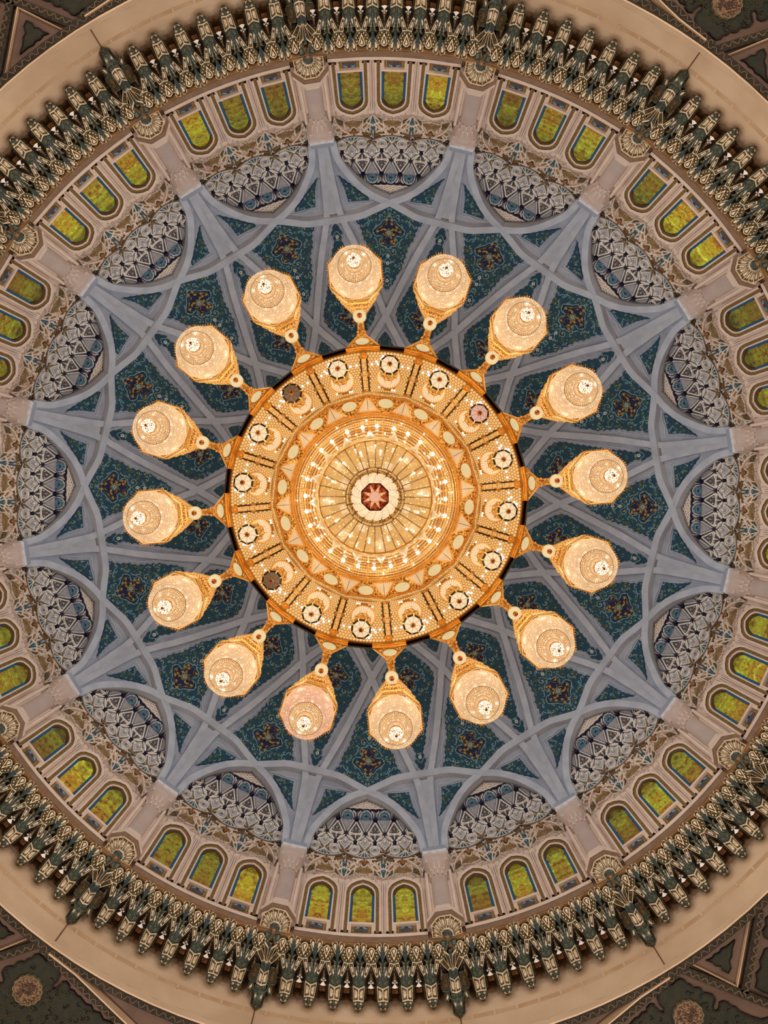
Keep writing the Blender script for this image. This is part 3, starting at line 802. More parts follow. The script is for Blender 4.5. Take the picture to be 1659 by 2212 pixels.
# cornice -------------------------------------------------------------
def cornice_path():
    p = [(0, 12.56), (.24, 12.56), (.55, 12.86), (.57, 13.2)]
    out = []
    for t, R in p: out.append((math.atan2(t, R)/RAD-11.25, math.hypot(t, R)))
    a0 = out[-1][0]
    for i in range(1, 14): out.append((a0+(-2*a0)*i/14, 13.2))
    out += [(-a, R) for a, R in reversed(out[:4])]
    return out
cpth = cornice_path()
prof = [(.17, 23.06, 'soffit'), (.0, 23.0, 'brown_g'), (0, 23.05, 'brown_g'), (.0, 23.12, 'cream'), (.03, 23.15, 'cream'), (.03, 23.23, 'cream'), (.07, 23.26, 'cream'), (.07, 23.34, 'cream'), (.12, 23.37, 'cream'), (.12, 23.43, 'cream'), (.32, 23.46, 'cream')]
mb = MB('cream')
for k in range(16):
    rot = k*22.5+ROLL
    for (d0, z0, k0), (d1, z1, k1) in zip(prof, prof[1:]):
        vs = [rotz(PT(a, R+d0, z0), rot) for a, R in cpth]+[rotz(PT(a, R+d1, z1), rot) for a, R in cpth]
        n = len(cpth); mb.add(vs, [(i, i+1, n+i+1, n+i) for i in range(n-1)], k1 if z0 < 23.055 or z0 > 23.07 else 'brown_g')
o = mb.build('trim_1', O=(0, 0, 23.5)); put(o, (0, 0, 23.5), 0)
tag(o, 'moulded stone cornice stepping round the column pedestals below the windows', 'cornice', kind='structure')

# ------------------------------------------------------------------ MUQARNAS FRIEZE
mb = MB('soffit')
n = 192
for (Ra, za), (Rb, zb) in zip([(13.34, 23.1), (13.9, 23.3), (14.5, 23.32), (15.02, 23.25)], [(13.9, 23.3), (14.5, 23.32), (15.02, 23.25), (15.02, 23.1)]):
    vs = [PT(360*i/n, Ra, za) for i in range(n)]+[PT(360*i/n, Rb, zb) for i in range(n)]
    mb.add(vs, [(i, (i+1) % n, n+(i+1) % n, n+i) for i in range(n)], 'soffit')
o = mb.build('trim_2', O=(0, 0, 23.2)); put(o, (0, 0, 23.2), 0)
tag(o, 'shadowed brown soffit behind the ring of carved stalactites', 'soffit', kind='structure')
ZB = [(900, 23.2), (960, 23.16), (1000, 23.1), (1040, 22.85), (1065, 22.58), (1092, 22.34), (1116, 22.27), (1140, 21.8)]
def Q(t, r, dz=0.):
    z = interp(ZB, r)-dz
    return (-t*z/F, r*z/F, z)
def lerp(p, q, f): return tuple(p[i]+(q[i]-p[i])*f for i in range(3))
def facet(mb, pts, kb, kf, f=.30, kl=None, fl=.62):
    """carved facet: raised border, darker inlay, small leaf"""
    n = len(pts); c = tuple(sum(p[i] for p in pts)/n for i in range(3))
    inn = [lerp(p, c, f) for p in pts]
    mb.add(pts+inn, [(i, (i+1) % n, n+(i+1) % n, n+i) for i in range(n)], kb)
    low = [(p[0], p[1], p[2]+.02) for p in inn]
    mb.add(low, [tuple(range(n))], kf)
    if kl:
        q = [lerp(p, c, fl) for p in pts]
        q = [(p[0], p[1], p[2]-.004) for p in q]
        mb.add(q+[(c[0], c[1], c[2]-.02)], [(i, (i+1) % n, n) for i in range(n)], kl)
        m = [lerp(pts[i], pts[(i+1) % n], .5) for i in range(n)]
        for p in m[:3]:
            d = lerp(p, c, .42); e = .012
            mb.add([(d[0]-e, d[1], d[2]-.004), (d[0]+e, d[1], d[2]-.004), (d[0], d[1]+e*2, d[2]-.004)], [(0, 1, 2)], kl)
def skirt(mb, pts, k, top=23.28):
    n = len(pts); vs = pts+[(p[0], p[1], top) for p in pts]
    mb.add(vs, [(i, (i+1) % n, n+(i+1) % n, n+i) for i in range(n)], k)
def mir(ps): return [(-p[0],)+tuple(p[1:]) for p in ps]
def bracket(w=1., big=False):
    O = PT(0, 14.5, 22.9); e = empty('corner_stalactite' if big else 'stalactite_bracket')
    tip = MB('carve_t'); body = MB('carve_l'); lf = MB('carve_l')
    def both(m, ps, *a, **k):
        facet(m, [Q(*p) for p in ps], *a, **k); facet(m, [Q(*p) for p in mir(ps)], *a, **k)
    if not big:
        both(tip, [(-11, 1091), (0, 1089, .06), (0, 1102, .16), (-13.5, 1100, .04)], 'carve_t', 'carve_d', .2, 'carve_l')
        both(tip, [(-13.5, 1100, .04), (0, 1102, .16), (0, 1116)], 'carve_t', 'carve_d', .2, 'carve_l')
        skirt(tip, [Q(-11, 1091), Q(-13.5, 1100, .04), Q(0, 1116), Q(13.5, 1100, .04), Q(11, 1091)], 'carve_d')
        both(body, [(-11, 1092), (0, 1090, .1), (0, 1063, .13), (-13, 1056)], 'carve_l', 'carve_o', .2, 'carve_l', .5)
        both(body, [(-12.5, 1056), (0, 1063, .13), (0, 1046, .16), (-14, 1038)], 'carve_t', 'carve_d', .18, 'carve_t', .45)
        both(body, [(-14, 1040), (-9, 1036, .04), (-15, 1005), (-25.5, 1007)], 'carve_l', 'carve_d', .24, 'carve_l')
        both(body, [(-9, 1040, .05), (0, 1048, .16), (-5, 1014, .06), (-12, 1018, .03)], 'carve_t', 'carve_b', .25, 'carve_l', .6)
        both(body, [(-5, 1016, .06), (0, 1046, .17), (-1, 1008, .05), (-9, 1004)], 'carve_t', 'carve_d', .3, 'carve_l', .7)
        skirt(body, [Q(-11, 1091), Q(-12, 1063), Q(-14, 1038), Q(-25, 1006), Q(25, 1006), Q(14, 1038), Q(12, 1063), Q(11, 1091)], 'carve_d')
        both(lf, [(0, 1010, .05), (-5, 992, .04), (0, 966, .1)], 'carve_t', 'carve_b', .25)
        both(lf, [(-.8, 972, .06), (-3, 996, .03), (-9, 984, .02), (-14, 971), (-11, 964), (-3, 964, .04)], 'carve_l', 'carve_o', .2, 'carve_l', .55)
        skirt(lf, [Q(-13, 966), Q(-5, 992), Q(0, 1008), Q(5, 992), Q(13, 966)], 'carve_t')
        both(body, [(-12.5, 1060, -.06), (-12, 1088, -.06), (-18.5, 1084, -.35), (-20, 1056, -.2)], 'carve_t', 'carve_o', .16, 'carve_d', .55)
        nm = ('drop_tip', 'bracket_body', 'leaf_crown')
    else:
        both(tip, [(-12, 1124), (0, 1120, .12), (0, 1132, .14), (-13, 1129, .02)], 'carve_t', 'carve_d', .2, 'carve_t')
        both(tip, [(-13, 1129, .02), (0, 1132, .14), (0, 1140)], 'carve_t', 'carve_d', .2, 'carve_t')
        both(tip, [(-12, 1124), (0, 1120, .12), (0, 1098, .2), (-14, 1094, .06)], 'carve_t', 'carve_t', .2, 'carve_l', .7)
        skirt(tip, [Q(-14, 1094, .06), Q(-13, 1129, .02), Q(0, 1140), Q(13, 1129, .02), Q(14, 1094, .06)], 'carve_d')
        both(body, [(-14, 1094, .06), (-26, 1106), (-28, 1092), (-16, 1074, .02)], 'carve_t', 'carve_d', .2, 'carve_l')
        both(body, [(-12, 1092, .1), (0, 1098, .2), (0, 1084, .16), (-11, 1080, .1)], 'carve_t', 'carve_d', .2, 'carve_t')
        both(body, [(-11, 1082, .1), (0, 1086, .17), (0, 1056, .18), (-10, 1048, .1)], 'carve_l', 'carve_o', .2, 'carve_l', .5)
        both(body, [(-10, 1050, .08), (0, 1057, .18), (0, 1036, .2), (-10, 1032, .1)], 'carve_t', 'carve_b', .2, 'carve_d')
        both(body, [(-10, 1036, .06), (-4, 1030, .12), (-17, 1004), (-27, 1012)], 'carve_l', 'carve_o', .22, 'carve_d')
        both(body, [(-5, 1032, .1), (0, 1038, .2), (-3, 1000, .08), (-15, 988)], 'carve_l', 'carve_o', .25, 'carve_d')
        both(body, [(-12, 1082, .04), (-12, 1040, .02), (-28, 1040, -.1), (-30, 1078, -.1)], 'carve_t', 'carve_d', .15, 'carve_o', .5)
        both(body, [(-1, 1036, .14), (0, 990, .02), (-3, 990, .02)], 'carve_t', 'carve_b', .2)
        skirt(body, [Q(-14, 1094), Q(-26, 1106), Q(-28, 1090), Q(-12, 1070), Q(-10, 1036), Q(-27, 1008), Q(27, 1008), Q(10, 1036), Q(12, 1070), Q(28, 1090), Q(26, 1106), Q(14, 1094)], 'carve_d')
        # console fan below the pedestal
        top = [(-.46, 13.3), (-.44, 12.92), (-.19, 12.68), (.19, 12.68), (.44, 12.92), (.46, 13.3)]
        T = [(-t, R, 23.02) for t, R in top]; c = (0, 13.08, 22.58)
        for i in range(5):
            a, b = T[i], T[i+1]
            mid = lerp(a, b, .5)
            for p, q in ((a, mid), (mid, b)):
                u, v = lerp(p, c, .66), lerp(q, c, .66)
                u = (u[0], u[1], u[2]-.03)
                facet(lf, [p, q, v, u], 'carve_l', 'carve_o', .2, 'carve_l', .55)
                facet(lf, [u, v, c], 'carve_t', 'carve_t' if i % 2 else 'carve_b', .2)
        lf.add([(c[0]+.055*math.cos(q*PI/4), c[1]+.055*math.sin(q*PI/4), c[2]-.03) for q in range(8)], [tuple(range(8))], 'ochre')
        both(lf, [(-20, 958, -.02), (0, 968, .1), (-6, 990, .05), (-22, 984)], 'carve_t', 'carve_d', .2, 'carve_t')
        nm = ('drop_tip', 'stalactite_body', 'console_fan')
    for m, q in zip((tip, body, lf), nm): m.build(q, e, O=O)
    return e, O
def roundel():
    O = Q(0, 992); mb = MB('carve_t'); N = 14
    rim = [Q(17.5*math.cos(2*PI*i/N), 992+17.5*math.sin(2*PI*i/N)) for i in range(N)]
    r2 = [Q(15*math.cos(2*PI*i/N), 992+15*math.sin(2*PI*i/N), .03) for i in range(N)]
    mb.add(rim+r2, [(i, (i+1) % N, N+(i+1) % N, N+i) for i in range(N)], 'carve_t')
    mb.add(r2+[Q(0, 994, -.08)], [(i, (i+1) % N, N) for i in range(N)], 'carve_o')
    skirt(mb, rim, 'carve_d')
    lf = MB('carve_l')
    facet(lf, [Q(0, 1003, .0), Q(-8, 980, .05), Q(-4, 975, .05), Q(0, 973.5, .06), Q(4, 975, .05), Q(8, 980, .05)], 'carve_l', 'carve_d', .28, 'carve_l')
    for s in (-1, 1):
        for x, y, r in ((10, 985, 2.6), (12, 992, 2.2), (9, 998, 2.4), (5, 1003, 2.6), (11, 978, 1.8), (6, 992, 1.6)):
            lf.add([Q(s*x-r*.6, y, .03), Q(s*x, y+r, .03), Q(s*x+r*.6, y, .03), Q(s*x, y-r, .05)], [(0, 1, 2, 3)], 'carve_l')
    return mb, lf, O
def niche():
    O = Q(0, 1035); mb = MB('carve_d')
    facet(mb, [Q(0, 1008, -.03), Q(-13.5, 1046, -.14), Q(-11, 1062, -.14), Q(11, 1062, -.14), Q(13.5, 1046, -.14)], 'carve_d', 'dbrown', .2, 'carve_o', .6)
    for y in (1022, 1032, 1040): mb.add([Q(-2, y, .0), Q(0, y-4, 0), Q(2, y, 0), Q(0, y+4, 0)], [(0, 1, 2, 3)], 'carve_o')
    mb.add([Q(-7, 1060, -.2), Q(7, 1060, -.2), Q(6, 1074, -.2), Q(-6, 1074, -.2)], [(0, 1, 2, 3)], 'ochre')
    tf = MB('white')
    for x, y, r in ((0, 1046, 2.2), (-4, 1050, 2.3), (4, 1050, 2.3), (0, 1052, 1.8)):
        tf.add([Q(x+r*math.cos(i*PI/3), y+r*math.sin(i*PI/3), .0) for i in range(6)]+[Q(x, y, .04)], [(i, (i+1) % 6, 6) for i in range(6)], 'white')
    tf.add([Q(-6.5, 1061, 0), Q(0, 1052, .03), Q(6.5, 1061, 0), Q(0, 1063, .0)], [(0, 1, 2, 3)], 'white')
    return mb, tf, O
bp, BO = bracket(); bgp, _ = bracket(big=True)
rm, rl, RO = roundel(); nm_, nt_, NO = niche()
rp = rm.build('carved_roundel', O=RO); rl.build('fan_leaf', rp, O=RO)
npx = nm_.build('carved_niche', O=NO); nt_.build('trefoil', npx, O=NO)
fb = fbg = fr_ = fn = True
CNT = ['first', 'second', 'third', 'fourth', 'fifth', 'sixth', 'seventh', 'eighth']
for k in range(16):
    for j in range(0, 8):
        deg = k*22.5-11.25+j*2.8125+ROLL
        if j == 0:
            if seen(BO, deg):
                o = bgp if fbg else dup(bgp); fbg = False; put(o, BO, deg)
                tag(o, 'large faceted stalactite below the column anticlockwise of %s' % bayshort(k), 'stalactite', 'large corner stalactites')
        elif seen(BO, deg):
            o = bp if fb else dup(bp); fb = False; put(o, BO, deg)
            tag(o, 'slim stalactite bracket, %s clockwise under %s' % (CNT[j-1], bayshort(k)), 'stalactite', 'slim stalactite brackets')
        d2 = deg+1.40625
        if seen(BO, d2):
            o = rp if fr_ else dup(rp); fr_ = False; put(o, RO, d2)
            tag(o, 'dark carved roundel under the cornice, %s clockwise under %s' % (CNT[j], bayshort(k)), 'roundel', 'carved roundels below the cornice')
        if seen(BO, d2):
            if fn: o = npx; fn = False
            else: o = dup(npx)
            if j in (0, 7) and o is not npx:
                for c in list(o.children): bpy.data.objects.remove(c)
            put(o, NO, d2)
            tag(o, 'dark carved niche between stalactites, %s clockwise under %s' % (CNT[j], bayshort(k)), 'niche', 'dark niches between the stalactites')

# lower drum ring ------------------------------------------------------
mb = MB('ring'); n = 160; RL = 15.0
zs = [(23.3, 'ring'), (21.9, 'ring'), (21.72, 'ring_d'), (21.0, 'ring')]
for (za, _), (zb, k) in zip(zs, zs[1:]):
    vs = [PT(360*i/n, RL, za) for i in range(n)]+[PT(360*i/n, RL, zb) for i in range(n)]
    mb.add(vs, [(i, (i+1) % n, n+(i+1) % n, n+i) for i in range(n)], k)
for k in range(16):                       # dark joints below the corner stalactites, inlay gaps
    a = k*22.5+11.25+ROLL
    mb.add([PT(a-.06, RL-.012, 21.0), PT(a+.06, RL-.012, 21.0), PT(a+.06, RL-.012, 21.9), PT(a-.06, RL-.012, 21.9)], [(0, 1, 2, 3)], 'joint')
    for j in range(9):
        b = a+1.25+j*2.5
        mb.add([PT(b-.12, RL-.011, 21.71), PT(b+.12, RL-.011, 21.71), PT(b+.12, RL-.011, 21.91), PT(b-.12, RL-.011, 21.91)], [(0, 1, 2, 3)], 'ring')
o = mb.build('wall_lower_drum', O=(0, 0, 22)); put(o, (0, 0, 22), 0)
tag(o, 'smooth polished tan stone ring below the stalactites', 'wall', kind='structure')

# ------------------------------------------------------------------ OUTER CEILING AND ITS CORNER PATTERN
mb = MB('tan'); n = 128; RO_ = 30.
vs = [PT(360*i/n, RL, ZC) for i in range(n)]+[PT(360*i/n, RO_, ZC) for i in range(n)]
mb.add(vs, [(i, (i+1) % n, n+(i+1) % n, n+i) for i in range(n)], 'tan')
o = mb.build('ceiling_surround', O=(0, 0, ZC)); put(o, (0, 0, ZC), 0)
tag(o, 'dim tan plaster ceiling outside the drum', 'ceiling', kind='structure')
# carved ring band
mb = MB('wood')
def band(mb, pts, w, S=CS, h=.12, step=None, closed=False):
    ribbon(mb, pts, w, S, h, 'wood', closed)
    # thin leaf lines along the band
    L = 0
    for (p, q) in zip(pts, pts[1:]):
        d = math.hypot((q[0]-p[0])*RAD*p[1], q[1]-p[1]); m = max(1, int(d/9))
        for i in range(m):
            t = (i+.5)/m; a = p[0]+(q[0]-p[0])*t; r = p[1]+(q[1]-p[1])*t
            tx, ty = (q[0]-p[0])*RAD*r/d, (q[1]-p[1])/d; s = 1 if i % 2 else -1
            f = lambda u, v: (a+(tx*u-ty*v)/(RAD*r), r+ty*u+tx*v)
            ribbon(mb, [f(-4, -s*w*.28), f(-1, s*w*.05), f(3, s*w*.28), f(4.5, s*w*.08)], 1.1, S, h+.03, 'leafline', base=h)
band(mb, [(360*i/120, 1200) for i in range(121)], 20, h=.16)
ribbon(mb, [(360*i/120, 1187.5) for i in range(121)], 3.5, CS, .2, 'ring')
o = mb.build('ring_moulding', O=(0, 0, ZC)); put(o, (0, 0, ZC), 0)
tag(o, 'dark carved band ringing the tan drum at the ceiling', 'moulding')
# corner motifs; local polar coordinates measured from the vertical axis of the pattern
def loc(x, y):           # pixel in the photo's lower right corner -> (angle, pixel radius)
    dx, dy = x-814, y-1072
    return (182.2-math.degrees(math.atan2(dx, -dy)), math.hypot(dx, dy))
def xform(pts, q):       # q = 0 lower right, 1 lower left, 2 upper left, 3 upper right
    out = []
    for a, r in pts:
        A = (180-a, 180+a, -a, a)[q]
        out.append((A+ROLL, r))
    return out
NAMEQ = ['lower right', 'lower left', 'upper left', 'upper right']
apex = loc(1466, 2086); v3 = loc(1600, 2140); far = loc(1690, 2176); diagp = (44.9, 1212)
def smoothclosed(pts): return pts
green_half = [(880,1062),(915,1075),(940,1105),(975,1118),(1000,1142),(1035,1140),(1062,1152),(1085,1185),(1130,1190),(1165,1205),(1188,1235),(1180,1262),(1168,1300),(1172,1335),(1205,1345),(1225,1310),(1228,1268),(1260,1258),(1300,1272),(1330,1300),(1370,1312),(1400,1345),(1440,1365),(1500,1392),(1590,1418)]
green = [loc(1250+x*.2465, 1850+y*.2465) for x, y in green_half]
left = [(840,1085),(815,1115),(770,1120),(745,1150),(710,1165),(685,1200),(685,1240),(700,1285),(735,1320),(735,1360),(700,1345),(665,1310),(655,1288),(620,1285),(590,1320),(590,1350),(550,1360),(520,1400),(490,1410),(440,1468)]
greenL = [loc(1250+x*.2465, 1850+y*.2465) for x, y in left]+[loc(x, y) for x, y in ((1346, 2214), (1340, 2226), (1326, 2228), (1318, 2242), (1300, 2246), (1290, 2262), (1270, 2268), (1200, 2330), (1130, 2390))]
back = [(43.5, 1450), (36, 1520), (26, 1520)]
green_out = list(reversed(greenL))+green+back
tri_s = [loc(1250+x*.2465, 1850+y*.2465) for x, y in [(1110,900),(1160,885),(1185,850),(1225,835),(1245,800),(1290,780),(1360,720),(1335,790),(1330,860),(1310,900),(1325,960),(1300,1010),(1250,985),(1235,950),(1190,945),(1160,915)]]
tri_f = [loc(*p) for p in [(1488, 2076), (1614, 1984), (1588, 2126)]]
for q in range(4):
    nm = NAMEQ[q]
    O = CS(*xform([loc(1560, 2090)], q)[0])
    b = MB('wood')
    band(b, xform([apex, v3, far], q), 17)
    d2 = [(44.9, 1212), loc(1603, 2138)]
    band(b, xform(d2, q), 17)
    band(b, xform([loc(1459, 2095), loc(1378, 2162), loc(1292, 2232), loc(1120, 2374)], q), 17)
    ribbon(b, xform([tri_f[0], tri_f[1], tri_f[2]], q), 2.6, CS, .10, 'ring', True)
    ribbon(b, xform([loc(1440, 2100), loc(1378, 2141), loc(1285, 2218), loc(1113, 2360)], q), 3.0, CS, .22, 'ring')  # highlight along the band, laid on as a pale strip
    o = b.build('ceiling_bands', O=O); put(o, O, 0)
    tag(o, 'dark carved crossing bands on the ceiling in the %s corner' % nm, 'ceiling moulding', 'carved bands of the four corners')
    g = MB('dgreen')
    c = xform([loc(1483, 2188)], q)[0]
    P = xform(green_out, q)
    O = CS(*c); flatpoly(g, P, CS, .02, 'dgreen')
    e = MB('dbrown'); ribbon(e, P, 3.2, CS, .06, 'dbrown', True)
    sw = g; rng = random.Random(q+4)
    def pip(a, r):
        c_ = False
        for (a0, r0), (a1, r1) in zip(P, P[1:]+P[:1]):
            if (r0 > r) != (r1 > r) and a < (a1-a0)*(r-r0)/(r1-r0)+a0: c_ = not c_
        return c_
    for i in range(330):
        a = c[0]+rng.uniform(-6.5, 6.5); r = c[1]+rng.uniform(-45, 110)
        if math.hypot((a-c[0])*RAD*r, r-c[1]) < 40 or not all(pip(a+.35*x, r+8*y) for x, y in ((-1, 0), (1, 0), (0, -1), (0, 1))): continue
        t0 = rng.uniform(0, 6); pts = [(a+(2+4*u)*math.cos(t0+4*u)/(RAD*r), r+(2+4*u)*math.sin(t0+4*u)) for u in (0, .25, .5, .75, 1)]
        ribbon(sw, pts, 1.0, CS, .045, rng.choice(('leafdim', 'dbrown', 'leafdim', 'wood')), base=.02)
    o = g.build('ceiling_panel', O=O); e.build('panel_edge', o, O=O)
    m = MB('medal'); pts = []
    for i in range(48):
        rr = 31+1.6*math.cos(i*PI*2/48*14); pts.append((c[0]+rr*math.cos(i*PI/24)/(RAD*c[1]), c[1]+rr*math.sin(i*PI/24)))
    plate(m, pts, CS, .08, 'medal', c); ribbon(m, pts, 2, CS, .11, 'leafline', True)
    for i in range(26):
        rr = rng.uniform(4, 25); t = rng.uniform(0, 6.28); a = c[0]+rr*math.cos(t)/(RAD*c[1]); r = c[1]+rr*math.sin(t)
        ribbon(m, [(a+(1.5+2.5*u)*math.cos(t+4*u)/(RAD*r), r+(1.5+2.5*u)*math.sin(t+4*u)) for u in (0, .33, .66, 1)], 1.1, CS, .11, 'tan', base=.07)
    m.build('round_medallion', o, O=O)
    put(o, O, 0); tag(o, 'scalloped dark green ceiling panel with round medallion, %s corner' % nm, 'ceiling panel', 'green medallion panels of the corners')
    t = MB('dgreen'); P = xform(tri_s, q); cc = xform([loc(1562, 2068)], q)[0]; O = CS(*cc)
    flatpoly(t, P, CS, .03, 'dgreen'); o = t.build('triangle_inset', O=O)
    e = MB('dbrown'); ribbon(e, P, 2.4, CS, .06, 'dbrown', True); e.build('panel_edge', o, O=O)
    put(o, O, 0); tag(o, 'small dark green triangle on the tan ceiling, %s corner' % nm, 'ceiling panel', 'small dark triangles of the corners')
    # scalloped panel across the diagonal, partly out of frame
    g = MB('dgreen'); pts = [loc(1660+x, y) for x, y in ((0, 1975), (-8, 1982), (-6, 1996), (-14, 2008), (-10, 2022), (6, 2030), (4, 2044), (-10, 2048), (-14, 2060), (-20, 2072), (-18, 2088), (-28, 2100), (-26, 2116), (-30, 2130), (-14, 2140), (6, 2146), (60, 2150), (70, 1990))]
    P = xform(pts, q); cc = xform([loc(1680, 2060)], q)[0]; O = CS(*cc); flatpoly(g, P, CS, .03, 'dgreen')
    o = g.build('ceiling_panel', O=O); e = MB('dbrown'); ribbon(e, P, 3, CS, .06, 'dbrown', True); e.build('panel_edge', o, O=O)
    put(o, O, 0); tag(o, 'dark green scalloped panel at the side edge of the %s corner' % nm, 'ceiling panel', 'side edge panels of the corners')

# ------------------------------------------------------------------ FLOOR far below
mb = MB('floor'); n = 64
mb.add([PT(360*i/n, 30, -EYE) for i in range(n)], [tuple(range(n))], 'floor')
o = mb.build('floor', O=(0, 0, -EYE)); put(o, (0, 0, -EYE), 0); tag(o, 'hall floor under the dome, behind the camera', 'floor', kind='structure')

# ------------------------------------------------------------------ CHANDELIER
PH = -5.1
ch = empty('chandelier'); ch.location = (0, 0, 11+EYE); ch.rotation_euler = (0, 0, PH*RAD)
tag(ch, 'huge golden crystal chandelier with sixteen hanging lamps filling the middle of the dome', 'chandelier')
CZ = 11.0
def rp_(px, z): return px*z/F
def cput(o, R, a, z):
    """place a chandelier part whose mesh is local to its own axis"""
    o.location = (-R*math.sin(a*RAD), R*math.cos(a*RAD), z-CZ); o.rotation_euler = (0, 0, a*RAD); return o
def lathe(mb, prof, k, N=32, ph=0., sx=1., caps=True, fl=0, fa=0.):
    vs = []
    for r, z in prof:
        for j in range(N):
            t = 2*PI*j/N+ph; q = r*(1+(fa if (j % 2) else 0))
            vs.append((q*math.cos(t), q*math.sin(t), z))
    fs = [(i*N+j, i*N+(j+1) % N, (i+1)*N+(j+1) % N, (i+1)*N+j) for i in range(len(prof)-1) for j in range(N)]
    if caps: fs += [tuple(range(N)), tuple(range((len(prof)-1)*N, len(prof)*N))]
    mb.add(vs, fs, k)
def bx(mb, x0, x1, y0, y1, z0, z1, k):
    vs = [(x, y, z) for z in (z0, z1) for x, y in ((x0, y0), (x1, y0), (x1, y1), (x0, y1))]
    mb.add(vs, [(0, 1, 2, 3), (4, 5, 6, 7), (0, 1, 5, 4), (1, 2, 6, 5), (2, 3, 7, 6), (3, 0, 4, 7)], k)
def tube(mb, p, q, r, k, N=8):
    p, q = Vector(p), Vector(q); d = (q-p).normalized(); u = d.orthogonal().normalized(); v = d.cross(u)
    vs = [tuple(c+(u*math.cos(2*PI*i/N)+v*math.sin(2*PI*i/N))*r) for c in (p, q) for i in range(N)]
    mb.add(vs, [(i, (i+1) % N, N+(i+1) % N, N+i) for i in range(N)]+[tuple(range(N)), tuple(range(N, 2*N))], k)
def ball(mb, c, r, k, n=6, m=10, sz=1.):
    vs = []; 
    for i in range(n+1):
        t = PI*i/n
        for j in range(m): vs.append((c[0]+r*math.sin(t)*math.cos(2*PI*j/m), c[1]+r*math.sin(t)*math.sin(2*PI*j/m), c[2]+r*sz*math.cos(t)))
    mb.add(vs, [(i*m+j, i*m+(j+1) % m, (i+1)*m+(j+1) % m, (i+1)*m+j) for i in range(n) for j in range(m)], k)
def ppt(a, px, z):     # point of the chandelier at pixel radius px and height z
    R = rp_(px, z); return (-R*math.sin(a*RAD), R*math.cos(a*RAD), z-CZ)
ZR = 14.45
# rim: 16 lit gold pieces and 16 dark bronze ones
def rim(a0, a1, dark):
    mb = MB('gold'); 
    pr = [(329.5, ZR+.15, 'goldd'), (329, ZR-.02, 'goldd'), (326, ZR-.10, 'goldd'), (323.5, ZR-.03, 'goldd'), (320.5, ZR-.08, 'goldd'), (317.5, ZR-.02, 'goldd'), (316, ZR+.15, 'goldd')] if dark else \
         [(330, ZR+.16, 'goldd'), (329, ZR-.02, 'goldd'), (327, ZR-.06, 'gold'), (324, ZR-.12, 'gold'), (322.6, ZR-.04, 'goldd'), (321.6, ZR-.04, 'gold'), (319.6, ZR-.12, 'gold'), (318, ZR-.06, 'gold'), (316.2, ZR+.0, 'goldd'), (315.5, ZR+.15, 'gold')]
    aa = [a0, a1]
    for (p0, z0, k0), (p1, z1, k1) in zip(pr, pr[1:]):
        vs = [ppt(a, p0, z0) for a in aa]+[ppt(a, p1, z1) for a in aa]
        mb.add(vs, [(0, 1, 3, 2)], k1)
    for a in aa:
        mb.add([ppt(a, p, z) for p, z, _ in pr], [tuple(range(len(pr)))], 'goldd')
    return mb
rg = rim(-6.6, 6.6, False)
for px, z_, r_ in ((325.4, ZR-.10, .030), (320.6, ZR-.10, .022), (317.2, ZR-.05, .014)):
    for i in range(2):
        tube(rg, ppt(-6.5+6.5*i, px, z_), ppt(6.5*i, px, z_), r_, 'goldm', 10); rd = rim(6.6, 15.9, True)
pg = pd_ = None
for k in range(16):
    pg = rg.build('gold_rim_section', ch) if k == 0 else dup(pg, ch); pg.rotation_euler = (0, 0, k*22.5*RAD)
    pd_ = rd.build('dark_rim_section', ch) if k == 0 else dup(pd_, ch); pd_.rotation_euler = (0, 0, k*22.5*RAD)
# beaded field: sector centred between two arms (angle 11.25)
def field_z(px): return 13.75+(px-226)/(316-226)*.62
def field():
    mb = MB('beadbase', 'bead', 'bead2'); n = 8
    vs = []
    for px in (222, 316):
        for j in range(n+1): vs.append(ppt(-11.25+22.5*j/n, px, field_z(px)+.02))
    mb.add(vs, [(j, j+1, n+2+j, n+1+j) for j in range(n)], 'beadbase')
    rng = random.Random(2)
    row = 0; px = 229.
    while px < 314:
        sz = 2.35+1.25*(px-226)/90
        nn = int(22.5*RAD*px/(sz*2.02)); 
        for j in range(nn):
            a = -11.25+22.5*(j+.5+(.5 if row % 2 else 0))/nn
            if a > 11.1: continue
            t = a*RAD*px
            if abs(abs(a)-11.25)*RAD*px < 9.5: continue
            if math.hypot(t, px-259) < 27: continue
            z = field_z(px); r = rp_(sz, z); c = ppt(a, px, z)
            k = 'bead2' if (rng.random() < .04 or (px > 280 and 18 < abs(t) < 42 and rng.random() < .09)) else 'bead'
            N = 6; vs = [(c[0]+r*math.cos(PI*i/3), c[1]+r*math.sin(PI*i/3), c[2]) for i in range(N)]
            vs += [(c[0]+r*.8*math.cos(PI*i/3), c[1]+r*.8*math.sin(PI*i/3), c[2]-r*.55) for i in range(N)]
            mb.add(vs, [(i, (i+1) % N, N+(i+1) % N, N+i) for i in range(N)]+[tuple(range(N, 2*N))], k)
        px += sz*1.76; row += 1
    return mb
fm = field(); fo = None
for k in range(16):
    fo = fm.build('beaded_panel', ch) if k == 0 else dup(fo, ch); fo.rotation_euler = (0, 0, (k*22.5+11.25)*RAD)
